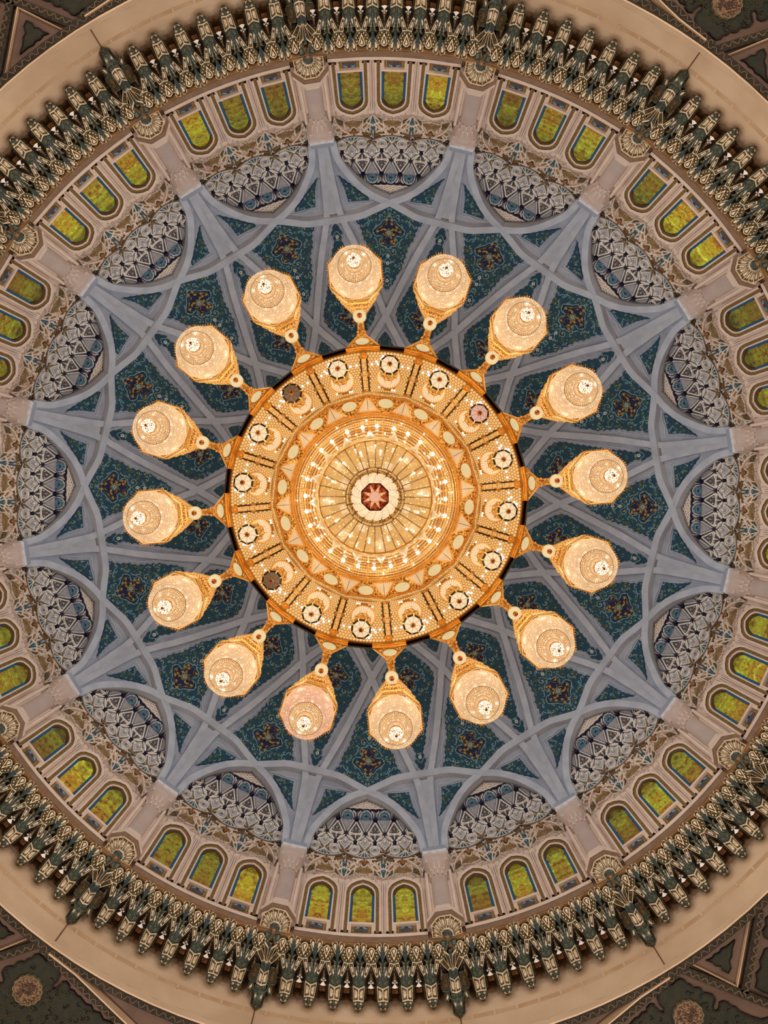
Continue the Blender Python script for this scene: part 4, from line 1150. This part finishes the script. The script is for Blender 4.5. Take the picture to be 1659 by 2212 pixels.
# small pagoda lanterns
def lantern(cap_mat):
    Zb = field_z(259); Rl = rp_(259, Zb); zt = F*Rl/287.5
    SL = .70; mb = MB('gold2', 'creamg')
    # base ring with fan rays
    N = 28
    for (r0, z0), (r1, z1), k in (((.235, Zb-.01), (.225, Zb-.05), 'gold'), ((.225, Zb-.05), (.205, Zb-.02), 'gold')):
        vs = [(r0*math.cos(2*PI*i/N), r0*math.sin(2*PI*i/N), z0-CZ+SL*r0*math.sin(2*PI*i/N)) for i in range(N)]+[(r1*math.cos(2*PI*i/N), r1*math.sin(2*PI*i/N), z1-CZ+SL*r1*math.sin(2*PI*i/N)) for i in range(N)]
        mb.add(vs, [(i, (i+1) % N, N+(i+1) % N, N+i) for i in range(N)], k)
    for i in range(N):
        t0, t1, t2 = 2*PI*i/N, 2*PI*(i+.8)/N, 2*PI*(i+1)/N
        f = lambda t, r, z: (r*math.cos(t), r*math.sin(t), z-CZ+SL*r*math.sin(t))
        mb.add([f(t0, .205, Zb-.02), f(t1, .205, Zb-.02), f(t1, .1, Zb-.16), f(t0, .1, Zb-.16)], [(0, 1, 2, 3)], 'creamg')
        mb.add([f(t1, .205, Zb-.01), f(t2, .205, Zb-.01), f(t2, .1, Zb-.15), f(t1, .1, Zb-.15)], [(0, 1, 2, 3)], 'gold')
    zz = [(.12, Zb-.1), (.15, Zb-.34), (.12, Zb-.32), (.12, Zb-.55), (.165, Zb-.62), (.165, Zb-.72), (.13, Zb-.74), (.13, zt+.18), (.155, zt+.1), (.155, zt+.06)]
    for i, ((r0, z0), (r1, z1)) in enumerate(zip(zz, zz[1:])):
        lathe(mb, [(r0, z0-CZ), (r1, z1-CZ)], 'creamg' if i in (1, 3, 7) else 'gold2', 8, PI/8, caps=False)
    for j in range(8):
        t = PI/8+j*PI/4; tube(mb, (.155*math.cos(t), .155*math.sin(t), Zb-.3-CZ), (.155*math.cos(t), .155*math.sin(t), zt+.05-CZ), .008, 'gold', 5)
    cp = MB('creamg', 'black', 'gold')
    z = zt-CZ
    for j in range(8):
        t0, t1 = PI/8+j*PI/4, PI/8+(j+1)*PI/4
        f = lambda t, r, dz: (r*math.cos(t), r*math.sin(t), z+dz)
        cp.add([f(t0, .176, .02), f(t1, .176, .02), f(t1, .146, .0), f(t0, .146, .0)], [(0, 1, 2, 3)], 'black')
        tm = (t0+t1)/2
        cp.add([f(t0, .146, .0), f(t1, .146, .0), (0, 0, z-.05)], [(0, 1, 2)], cap_mat)
        tube(cp, f(t0, .18, .015), f(t0, .135, -.012), .011, 'gold', 5)
        tube(cp, f(t0, .147, -.002), f(t0, .03, -.046), .0022, 'goldd', 4); tube(cp, f(t0, .146, .0), f(t1, .146, .0), .003, 'goldd', 4)
    kn = MB('knob'); ball(kn, (0, 0, z-.06), .044, 'knob', 8, 14)
    return mb, cp, kn, Rl
lps = {}
for k in range(16):
    kind = {14: 'creamd', 8+2: 'creamd', 2: 'pinkg'}.get(k, 'creamg')
    if kind not in lps:
        mb, cp, kn, Rl = lantern(kind); o = mb.build('lantern', ch); cp.build('lantern_cap', o); kn.build('lantern_knob', o, smooth=True); lps[kind] = o
    else: o = dup(lps[kind], ch)
    cput(o, Rl, k*22.5+11.25, CZ)
    if kind == 'creamd': o['label'] = 'unlit lantern with dull beige cap'
    if kind == 'pinkg': o['label'] = 'lantern with pinkish cap'
# radial bars under the arms
bar = MB('gold2', 'black', 'creamg')
def q4(mb, P, h, k):
    vs = [ppt(a, p, z) for a, p, z in P]; vs2 = [(x, y, z+h) for x, y, z in vs]
    mb.add(vs+vs2, [(0, 1, 2, 3), (0, 1, 5, 4), (1, 2, 6, 5), (2, 3, 7, 6), (3, 0, 4, 7)], k)
def barq(t0, t1, p0, p1, dz, h, k):
    q4(bar, [(t0/(RAD*p0), p0, field_z(p0)-dz), (t1/(RAD*p0), p0, field_z(p0)-dz), (t1/(RAD*p1), p1, field_z(p1)-dz), (t0/(RAD*p1), p1, field_z(p1)-dz)], h, k)
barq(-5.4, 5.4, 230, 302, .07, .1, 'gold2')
for i in range(5):
    for j in range(13): barq(-4.4+i*1.8, -3.2+i*1.8, 233+j*5.2, 237+j*5.2, .085, .02, 'bead')
for s in (-1, 1):
    barq(s*5.6, s*8.3, 231, 260, .03, .02, 'black'); barq(s*5.6, s*8.3, 272, 304, .03, .02, 'black')
    barq(s*5.2, s*6.8, 263, 269, .1, .05, 'gold')
bk = MB('gold')
c = ppt(0, 305, field_z(305)-.09); lathe_z = c[2]
vs = []; N = 16
for r, z, in ((.068, .04), (.068, 0), (.052, -.02), (.04, .0), (.02, -.03)):
    vs += [(c[0]+r*math.cos(2*PI*i/N), c[1]+r*math.sin(2*PI*i/N), c[2]+z) for i in range(N)]
bk.add(vs, [(r*N+i, r*N+(i+1) % N, (r+1)*N+(i+1) % N, (r+1)*N+i) for r in range(4) for i in range(N)]+[tuple(range(4*N, 5*N))], 'gold')
bo = None
for k in range(16):
    if k == 0: bo = bar.build('radial_bar', ch); bk.build('bar_knob', bo)
    else: bo = dup(bo, ch)
    bo.rotation_euler = (0, 0, k*22.5*RAD)
# sixteen-sided crown with rope edge, ovals and pyramids
ZK = 13.62
def poly16(mb, r0, z0, r1, z1, k, n=16, ph=0.):
    vs = [ppt(ph+360*i/n, r0, z0) for i in range(n)]+[ppt(ph+360*i/n, r1, z1) for i in range(n)]
    mb.add(vs, [(i, (i+1) % n, n+(i+1) % n, n+i) for i in range(n)], k)
cr = MB('gold2', 'gold')
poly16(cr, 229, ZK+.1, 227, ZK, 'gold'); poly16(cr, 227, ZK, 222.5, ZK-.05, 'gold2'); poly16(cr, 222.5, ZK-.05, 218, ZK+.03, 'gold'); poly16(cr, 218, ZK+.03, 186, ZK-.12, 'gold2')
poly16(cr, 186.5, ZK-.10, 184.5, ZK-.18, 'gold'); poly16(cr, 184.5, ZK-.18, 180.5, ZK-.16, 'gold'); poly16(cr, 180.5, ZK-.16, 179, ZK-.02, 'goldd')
for i in range(16):
    for j in range(26):
        a = i*22.5+22.5*(j+.5)/26; px = 224.7*math.cos(11.25*RAD)/math.cos((a-i*22.5-11.25)*RAD); r = .014
        c = ppt(a, px, ZK-.045); cr.add([(c[0]+r*math.cos(q*PI/2), c[1]+r*math.sin(q*PI/2), c[2]) for q in range(4)]+[(c[0], c[1], c[2]-.02)], [(q, (q+1) % 4, 4) for q in range(4)], 'oval')
cr.build('crown_band', ch)
def kz(px): return ZK-.12+(px-186)/32*.15
ov = MB('oval', 'gold'); N = 24
ovp = [((16.0*math.cos(2*PI*i/N))/(RAD*203), 203+10.0*math.sin(2*PI*i/N)) for i in range(N)]
ovo = [((17.6*math.cos(2*PI*i/N))/(RAD*203), 203+11.5*math.sin(2*PI*i/N)) for i in range(N)]
vs = [ppt(a, p, kz(p)-.045) for a, p in ovp]; ov.add(vs+[ppt(0, 203, kz(203)-.06)], [(i, (i+1) % N, N) for i in range(N)], 'oval')
vs2 = [ppt(a, p, kz(p)-.01) for a, p in ovo]; ov.add(vs+vs2, [(i, (i+1) % N, N+(i+1) % N, N+i) for i in range(N)], 'gold')
py = MB('creamg', 'gold', 'creamd')
A_ = ppt(0, 218, kz(218)-.03); B_ = ppt(-23/(RAD*184), 185.5, kz(185)-.03); C_ = ppt(23/(RAD*184), 185.5, kz(185)-.03); D_ = ppt(0, 197, kz(196)-.08); E_ = ppt(0, 185, kz(185)-.05)
py.add([A_, B_, D_], [(0, 1, 2)], 'pyr'); py.add([A_, C_, D_], [(0, 1, 2)], 'pyr'); py.add([B_, C_, D_], [(0, 1, 2)], 'pyr')
for p, q in ((A_, B_), (A_, C_), (B_, C_)): tube(py, p, q, .014, 'gold', 6)
tube(py, A_, D_, .005, 'goldd', 4); tube(py, D_, E_, .005, 'goldd', 4)
for i in range(9):
    a = (-18+4.5*i)/(RAD*184); tube(py, ppt(a, 185, kz(185)-.02), ppt(a, 189, kz(188)-.12), .006, 'gold', 4)
oo = po = None
for k in range(16):
    oo = ov.build('oval_crystal', ch) if k == 0 else dup(oo, ch); oo.rotation_euler = (0, 0, (k*22.5+11.25)*RAD)
    po = py.build('crystal_pyramid', ch) if k == 0 else dup(po, ch); po.rotation_euler = (0, 0, k*22.5*RAD)
# outer basin of crystal strings
def zb(px): return interp([(64, 11.92), (80, 12.02), (100, 12.2), (122, 12.48), (126, 12.62), (140, 12.82), (160, 13.12), (179, 13.5)], px)
def lathe_px(mb, pxs, k, N=64, dz=0.):
    vs = [ppt(360*i/N, p, zb(p)+dz) for p in pxs for i in range(N)]
    mb.add(vs, [(r*N+i, r*N+(i+1) % N, (r+1)*N+(i+1) % N, (r+1)*N+i) for r in range(len(pxs)-1) for i in range(N)], k)
b = MB('bowl2'); lathe_px(b, [180, 172, 166, 160, 153, 146, 140, 133, 127], 'bowl2', 64); b.build('outer_crystal_basin', ch)
b = MB('bowl'); lathe_px(b, [121, 116, 110, 104, 98, 92, 86, 80, 74, 69, 65], 'bowl', 96); b.build('inner_crystal_bowl', ch)
b = MB('gold')
def hoop(mb, px, dz, r, k, N=64, wav=0):
    for i in range(N):
        f = lambda j: ppt(360*j/N, px+(wav*abs(math.sin(PI*16*j/N)) if wav else 0), zb(px)+dz)
        tube(mb, f(i), f(i+1), r, k, 6)
hoop(b, 122.5, -.03, .014, 'gold'); b.build('inner_hoop', ch); b = MB('bead'); hoop(b, 123.4, -.02, .014, 'bead', 96, 4.0); b.build('scalloped_hoop', ch)
b = MB('gold'); hoop(b, 178, -.02, .02, 'gold', 16*4); b.build('outer_hoop', ch)
b = MB('bead2')  # white highlights on the scallops, modelled as glowing arcs
for i in range(16):
    for j in range(5):
        a = 22.5*i+22.5*(.25+.125*j); p = ppt(a, 125.5+1.5*math.sin(j*.8), zb(125)-.06)
        q = ppt(a+2.6, 125.5+1.5*math.sin((j+1)*.8), zb(125)-.06); tube(b, p, q, .013, 'bead2', 5)
b.build('highlight_arcs', ch)
# rings of strings stepping through the outer basin
b = MB('gold2')
for px in (133, 140, 147, 154, 161, 168, 174):
    hoop(b, px, -.05, .010, 'gold', 48)
for i in range(32):
    a = 11.25*i; tube(b, ppt(a, 128, zb(128)-.05), ppt(a, 178, zb(178)-.05), .011, 'gold', 5)
b.build('string_cage', ch)
st = MB('ribgold')
tube(st, ppt(0, 65, zb(65)-.015), ppt(0, 95, zb(95)-.02), .008, 'ribgold', 5); tube(st, ppt(0, 95, zb(95)-.02), ppt(0, 121, zb(121)-.02), .009, 'ribgold', 5)
so = None
for k in range(32):
    so = st.build('bowl_rib', ch) if k == 0 else dup(so, ch); so.rotation_euler = (0, 0, (k+.5)*11.25*RAD)
# small cream pyramids and bulbs
sp = MB('pyr'); A_, B_, C_, D_ = ppt(0, 146, zb(146)-.1), ppt(-13/(RAD*128), 128, zb(128)-.05), ppt(13/(RAD*128), 128, zb(128)-.05), ppt(0, 134, zb(134)-.22)
sp.add([A_, B_, D_], [(0, 1, 2)], 'oval'); sp.add([A_, C_, D_], [(0, 1, 2)], 'oval'); sp.add([B_, C_, D_], [(0, 1, 2)], 'pyr')
for p, q in ((A_, B_), (A_, C_), (A_, D_)): tube(sp, p, q, .005, 'gold', 4)
so = None
for k in range(16):
    so = sp.build('small_crystal_pyramid', ch) if k == 0 else dup(so, ch); so.rotation_euler = (0, 0, (k*22.5)*RAD)
bu = MB('bulb'); ball(bu, (0, 0, 0), .034, 'bulb', 6, 8, 1.3)
bo = None; rng = random.Random(11); NB = 0
for ring_, N, dz in ((153, 28, -.10), (99, 14, -.05)):
    for i in range(N):
        a = 360*(i+.5)/N+rng.uniform(-1, 1); px = ring_+rng.uniform(-2, 2)
        bo = bu.build('bulb', ch, smooth=True) if bo is None else dup(bo, ch)
        bo.location = ppt(a, px, zb(px)+dz); bo.scale = (1, 1, 1) if ring_ > 120 else (.6, .6, .6)
bo = None  # glints added as tiny glowing beads
for ring_, N, dz, j0 in ((167, 16, -.09, .0), (138, 16, -.1, .5), (110, 16, -.05, 0.1)):
    for i in range(N):
        a = 360*(i+j0)/N+rng.uniform(-3, 3); px = ring_+rng.uniform(-4, 4)
        bo = bu.build('glint_bead', ch, smooth=True) if bo is None else dup(bo, ch)
        bo.location = ppt(a, px, zb(px)+dz); bo.scale = (.42, .42, .42)
# pendant centre: double ring, glass dish with spokes, red octagon with a star
def disc(mb, p0, z0, p1, z1, k, N=64, ph=0.): poly16(mb, p0, z0, p1, z1, k, N, ph)
b = MB('bowl')
disc(b, 64.5, 11.90, 63.4, 11.86, 'goldd'); disc(b, 63.4, 11.86, 62, 11.86, 'gold2'); disc(b, 62, 11.86, 58.5, 11.86, 'bead'); disc(b, 58.5, 11.86, 57.6, 11.83, 'goldd'); disc(b, 57, 11.83, 50, 11.82, 'gold2')
for i in range(80): tube(b, ppt(4.5*i, 58.5, 11.85), ppt(4.5*i, 62, 11.85), .0022, 'goldd', 4)
b.build('double_ring', ch)
b = MB('creamg'); z = 11.7
disc(b, 53.5, z+.06, 52, z, 'gold', 8, 4); disc(b, 52, z, 44, z-.02, 'creamg', 16); disc(b, 44, z-.02, 28, z-.10, 'pyrc' if False else 'creamg', 16)
for i in range(16):
    a = i*22.5+5.1
    tube(b, ppt(a+5, 51, z-.005), ppt(a-9, 29, z-.1), .003, 'gold', 4)
    ribbon_pts = None
for r_, n_ in ((48, 6), (43, 6), (37, 5)):
    for i in range(8):
        a = i*45+20+r_; tube(b, ppt(a, r_, z-.03-(52-r_)*.003), ppt(a+20, r_-.5, z-.03-(52-r_)*.003), .002, 'gold', 4)
b.build('glass_dish', ch)
b = MB('goldd')
for i in range(16):
    a = i*22.5+5.1+6; tube(b, ppt(a, 64, 11.88), ppt(a, 49.5, z-.02), .008, 'goldd', 5)
b.build('dish_clips', ch)
b = MB('red'); z2 = 11.52; n = 8
RO8 = 31.2
P8 = [ppt(22.5+45*i-PH, RO8, z2) for i in range(8)]
b.add(P8, [tuple(range(8))], 'red')
P9 = [(x, y, zz+.12) for x, y, zz in P8]; b.add(P8+P9, [(i, (i+1) % 8, 8+(i+1) % 8, 8+i) for i in range(8)], 'goldd')
for i in range(8): tube(b, P8[i], P8[(i+1) % 8], .007, 'goldd', 5); tube(b, P8[i], ppt(22.5+45*i-PH, 10, z2), .006, 'goldd', 4)
po = b.build('red_octagon', ch)
b = MB('petal')
for i in range(8):
    a = 45*i-PH+22.5
    b.add([ppt(a-28, 10, z2-.01), ppt(a-9, 18, z2-.03), ppt(a, 28, z2-.01), ppt(a+9, 18, z2-.03), ppt(a+28, 10, z2-.01), ppt(a, 17, z2-.06)], [(0, 1, 5), (1, 2, 5), (2, 3, 5), (3, 4, 5), (4, 0, 5)], 'petal')
b.build('star_petal', po)
b = MB('pinkg'); N = 20
for r0, zz0, r1, zz1 in ((9.5, -.01, 8.5, -.05), (8.5, -.05, 6, -.035), (6, -.035, 4.5, -.06), (4.5, -.06, 2, -.045), (2, -.045, .2, -.07)):
    disc(b, r0, z2+zz0, r1, z2+zz1, 'pinkg', N)
b.build('rosette', po)

# arms and hanging lamps ------------------------------------------------
tr = MB('gold2', 'gold', 'oval')
zt = 14.5
P = [(-37/(RAD*324), 325), (-8/(RAD*350), 350), (8/(RAD*350), 350), (37/(RAD*324), 325)]
vs = [ppt(a, p, zt) for a, p in P]; vs2 = [(x, y, z+.12) for x, y, z in vs]
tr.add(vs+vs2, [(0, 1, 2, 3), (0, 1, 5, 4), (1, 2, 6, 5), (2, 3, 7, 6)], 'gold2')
for i in range(3): tube(tr, vs[i], vs[i+1], .022, 'gold', 6)
N = 20
op = [((15*math.cos(2*PI*i/N))/(RAD*337), 337.5+7.6*math.sin(2*PI*i/N)) for i in range(N)]
v = [ppt(a, p, zt-.03) for a, p in op]; v1 = [ppt(a*1.12, 337.5+(p-337.5)*1.18, zt-.005) for a, p in op]
tr.add(v+[ppt(0, 337.5, zt-.06)], [(i, (i+1) % N, N) for i in range(N)], 'oval'); tr.add(v+v1, [(i, (i+1) % N, N+(i+1) % N, N+i) for i in range(N)], 'gold')
ar = MB('gold2', 'gold', 'black')
def ab(t0, t1, p0, p1, z0, z1, h, k):
    vs = [ppt(t0/(RAD*p0), p0, z0), ppt(t1/(RAD*p0), p0, z0), ppt(t1/(RAD*p1), p1, z1), ppt(t0/(RAD*p1), p1, z1)]
    v2 = [(x, y, z+h) for x, y, z in vs]
    ar.add(vs+v2, [(0, 1, 2, 3), (4, 5, 6, 7), (0, 1, 5, 4), (1, 2, 6, 5), (2, 3, 7, 6), (3, 0, 4, 7)], k)
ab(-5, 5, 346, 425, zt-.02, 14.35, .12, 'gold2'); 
for s in (-1, 1):
    ab(s*5, s*7.6, 346, 392, zt-.05, zt-.02, .14, 'gold'); ab(s*5.2, s*7.8, 400, 418, 14.3, 14.2, .1, 'goldd')
    for p in (352, 358): ball(ar, ppt(s*8/(RAD*p), p, zt-.04), .025, 'gold', 4, 6)
for j in range(12): ab(-3.6, 3.6, 362+j*2.4, 363.2+j*2.4, zt-.035, zt-.035, .02, 'gold')
ds = MB('oval'); zz = 13.25; rr = .116; N = 36
c = ppt(0, 392, zz)
pr = [(rr, .05), (rr, 0), (rr*.85, -.025), (.045, -.045), (.045, -.06)]
for (r0, h0), (r1, h1), k in zip(pr, pr[1:], ('gold', 'oval', 'diskray', 'gold')):
    for i in range(N):
        t0, t1 = 2*PI*i/N, 2*PI*(i+1)/N; kk = ('oval' if i % 2 else 'creamg') if k == 'diskray' else k
        ds.add([(c[0]+r*math.cos(t), c[1]+r*math.sin(t), c[2]+h) for r, h, t in ((r0, h0, t0), (r0, h0, t1), (r1, h1, t1), (r1, h1, t0))], [(0, 1, 2, 3)], kk)
ds2 = MB('knob'); ball(ds2, (c[0], c[1], c[2]-.07), .042, 'knob', 6, 12); tube(ds2, (c[0], c[1], c[2]), (c[0], c[1], c[2]+1.2), .022, 'gold', 8)
ao = None
for k in range(16):
    if ao is None:
        ao = ar.build('lamp_arm', ch); tr.build('arm_bracket', ao); do = ds.build('crystal_disc', ao); ds2.build('disc_knob', ao, smooth=True)
    else: ao = dup(ao, ch)
    ao.rotation_euler = (0, 0, k*22.5*RAD)
RLp = 3.585; ZL = 12.3        # lamp axis radius, octagon height
def lamp(mk='crys'):
    sh = MB(mk)
    z = lambda h: h-ZL
    pr = [(.405, z(12.34)), (.41, z(12.26)), (.40, z(12.15)), (.375, z(12.02)), (.32, z(11.92)), (.262, z(11.86))]
    lathe(sh, pr, mk, 48, caps=False)
    pr = [(.255, z(11.85)), (.2, z(11.82)), (.15, z(11.78)), (.115, z(11.72)), (.10, z(11.66))]
    lathe(sh, pr, 'cone', 48, caps=False)
    hp = MB('goldd'); 
    for i in range(32):
        f = lambda j: (.258*math.cos(2*PI*j/32), .258*math.sin(2*PI*j/32), z(11.85)); tube(hp, f(i), f(i+1), .004, 'ribgold', 5)
    fn_ = MB('faceted')
    vs = []; N = 12
    for r, h in ((.07, 11.70), (.098, 11.64), (.105, 11.58), (.085, 11.52), (.045, 11.485)): vs += [(r*math.cos(2*PI*(i+.5*(h < 11.6))/N), r*math.sin(2*PI*(i+.5*(h < 11.6))/N), z(h)) for i in range(N)]
    fn_.add(vs, [(r*N+i, r*N+(i+1) % N, (r+1)*N+(i+1) % N, (r+1)*N+i) for r in range(4) for i in range(N)], 'faceted')
    for i in range(0, N, 3):
        t = 2*PI*i/N; ball(fn_, (.088*math.cos(t), .088*math.sin(t), z(11.56)), .018, 'bead2', 4, 6)
    fn_.add([(.045*math.cos(2*PI*(i+.5)/N), .045*math.sin(2*PI*(i+.5)/N), z(11.485)) for i in range(N)], [tuple(range(N))], 'faceted')
    ball(fn_, (0, 0, z(11.47)), .022, 'knob', 5, 8)
    co = MB('gold2', 'gold'); O8 = lambda r, h, n=8: [(r*math.cos(2*PI*i/n+PI/8), r*math.sin(2*PI*i/n+PI/8), z(h)) for i in range(n)]
    def oct_(m, r0, h0, r1, h1, k): m.add(O8(r0, h0)+O8(r1, h1), [(i, (i+1) % 8, 8+(i+1) % 8, 8+i) for i in range(8)], k)
    oct_(co, .38, 12.33, .435, 12.29, 'gold2'); oct_(co, .435, 12.29, .455, 12.27, 'bead'); oct_(co, .455, 12.27, .468, 12.27, 'gold'); oct_(co, .468, 12.27, .472, 12.40, 'gold2'); oct_(co, .472, 12.4, .43, 12.42, 'gold')
    oct_(co, .43, 12.42, .44, 12.52, 'goldd'); oct_(co, .44, 12.52, .455, 12.54, 'gold'); oct_(co, .455, 12.54, .45, 12.62, 'gold2')
    E = O8(.472, 12.27); m = 9
    for i in range(8):
        for j in range(m):
            p = lerp(E[i], E[(i+1) % 8], (j+.5)/m); u = lerp(E[i], E[(i+1) % 8], (j+.15)/m); w = lerp(E[i], E[(i+1) % 8], (j+.85)/m)
            L = math.hypot(p[0], p[1]); co.add([u, w, (p[0]*(1+.016/L), p[1]*(1+.016/L), p[2]-.045)], [(0, 1, 2)], 'gold2')
    sk = MB('tier')
    prof = [(.45, 12.6), (.38, 12.72), (.34, 12.95), (.39, 13.0), (.39, 13.1), (.31, 13.14), (.28, 13.42), (.335, 13.47), (.335, 13.58), (.25, 13.62), (.22, 13.88), (.27, 13.93), (.27, 14.03), (.19, 14.08), (.17, 14.34), (.20, 14.38), (.2, 14.5), (.05, 14.6)]
    kk = ['gold', 'tier', 'goldd', 'gold', 'gold', 'tier', 'goldd', 'gold', 'gold', 'tier', 'goldd', 'gold', 'gold', 'tier', 'gold', 'gold', 'gold']
    for (r0, h0), (r1, h1), k in zip(prof, prof[1:], kk): oct_(sk, r0, h0, r1, h1, 'gold2' if k == 'goldd' else k)
    for (r, h) in ((.39, 13.0), (.335, 13.47), (.27, 13.93)):
        E = O8(r, h)
        for i in range(8):
            tube(sk, E[i], E[(i+1) % 8], .012, 'gold', 5)
            for j in range(6):
                p = lerp(E[i], E[(i+1) % 8], (j+.5)/6); ball(sk, (p[0], p[1], p[2]-.02), .017, 'bead', 3, 5)
    return sh, hp, fn_, co, sk
lmp = {}
for k in range(16):
    kind = 'cryp' if k == 9 else 'crys'
    if kind not in lmp:
        sh, hp, fn_, co, sk = lamp(kind)
        o = sh.build('lamp', ch, smooth=True); hp.build('dark_hoop', o); fn_.build('finial', o); co.build('octagonal_collar', o); sk.build('tiered_canopy', o); lmp[kind] = o
    else: o = dup(lmp[kind], ch)
    cput(o, RLp, k*22.5, ZL)
    if kind == 'cryp': o['label'] = 'hanging lamp with a pinker glow than the others'
# upper tiers and suspension, hidden behind the rim
b = MB('gold2')
for (r0, z0), (r1, z1), k in (((2.8, 14.6), (2.75, 15.0), 'gold2'), ((2.75, 15.0), (2.2, 15.2), 'gold'), ((2.2, 15.2), (2.1, 16.6), 'tier'), ((2.1, 16.6), (2.3, 16.7), 'gold'), ((2.3, 16.7), (1.5, 16.9), 'gold'), ((1.5, 16.9), (1.4, 18.6), 'tier'), ((1.4, 18.6), (1.6, 18.7), 'gold'), ((1.6, 18.7), (.8, 18.9), 'gold'), ((.8, 18.9), (.7, 20.6), 'tier'), ((.7, 20.6), (.12, 21.4), 'gold'), ((.12, 21.4), (.12, 41.7), 'goldd')):
    lathe(b, [(r0, z0-CZ), (r1, z1-CZ)], k, 32, caps=False)
b.build('upper_tiers', ch)

# ------------------------------------------------------------------ LIGHT
def light(kind, name, loc, energy, col, size=.3, rot=None, sy=None):
    d = bpy.data.lights.new(name, kind); d.energy = energy; d.color = tuple(col)
    if kind == 'POINT': d.shadow_soft_size = size
    if kind == 'AREA':
        d.size = size
        if sy: d.shape = 'RECTANGLE'; d.size_y = sy
    o = bpy.data.objects.new(name, d); COL.objects.link(o); o.location = (loc[0], loc[1], loc[2]+EYE)
    if rot: o.rotation_euler = rot
    return o
COOL = (.94, .96, 1.0); WARM = (1.0, .88, .74)
for k in range(16):                       # cool spots added at the ledges to light the far side of the dome
    a = k*22.5+11.25+ROLL
    p = PT(a, 12.5, 27.75); d = Vector(PT(a, -1, 0))+Vector((0, 0, -.14))
    o = light('SPOT', 'added_ledge_spot', p, LEDGE, COOL, .3, d.normalized().to_track_quat('-Z', 'Y').to_euler())
    o.data.spot_size = 74*RAD; o.data.spot_blend = 1.; o.data.shadow_soft_size = .25
for k in range(8):                        # unseen warm lights added all round to fill in from the hall
    a = k*45+22.5
    light('POINT', 'hall_fill', PT(a, 19., 8.), HALL, WARM, .8)
light('POINT', 'chandelier_glow', (0, 0, 17.5), 1, WARM, .6)
for k in range(16): light('POINT', 'chandelier_fill', PT(k*22.5+11.25+PH, 3.0, 13.0), CHL, (1., .84, .6), .2)  # added lights floating between lamps and rim, to brighten the gold
for k in range(8): light('POINT', 'chandelier_fill', PT(k*45+PH, 1.75, 12.6), CHL, (1., .84, .6), .2)  # more added lights, floating below the crown
w = bpy.data.worlds.new('hall'); S_.world = w; w.use_nodes = True
w.node_tree.nodes['Background'].inputs[0].default_value = (.75, .66, .6, 1); w.node_tree.nodes['Background'].inputs[1].default_value = AMB

# ------------------------------------------------------------------ CAMERA
cam = bpy.data.cameras.new('camera'); co = bpy.data.objects.new('camera', cam); COL.objects.link(co)
cam.sensor_fit = 'HORIZONTAL'; cam.sensor_width = 36; cam.lens = F/1659*36; cam.clip_start = .05; cam.clip_end = 200
cam.shift_x = 7.5/1659; cam.shift_y = -32.5/1659
fwd = Vector((0, 0, 1)); up = Vector((0, 1, 0)); up = (up-fwd*up.dot(fwd)).normalized(); rt = fwd.cross(up)
m = Matrix((rt, up, -fwd)).transposed().to_4x4(); m.translation = Vector((-.084, 0, EYE)); co.matrix_world = m
S_.camera = co
vs_ = S_.view_settings; vs_.view_transform = 'Standard'; vs_.look = 'None'; vs_.exposure = EXPO; vs_.gamma = 1; vs_.use_curve_mapping = False
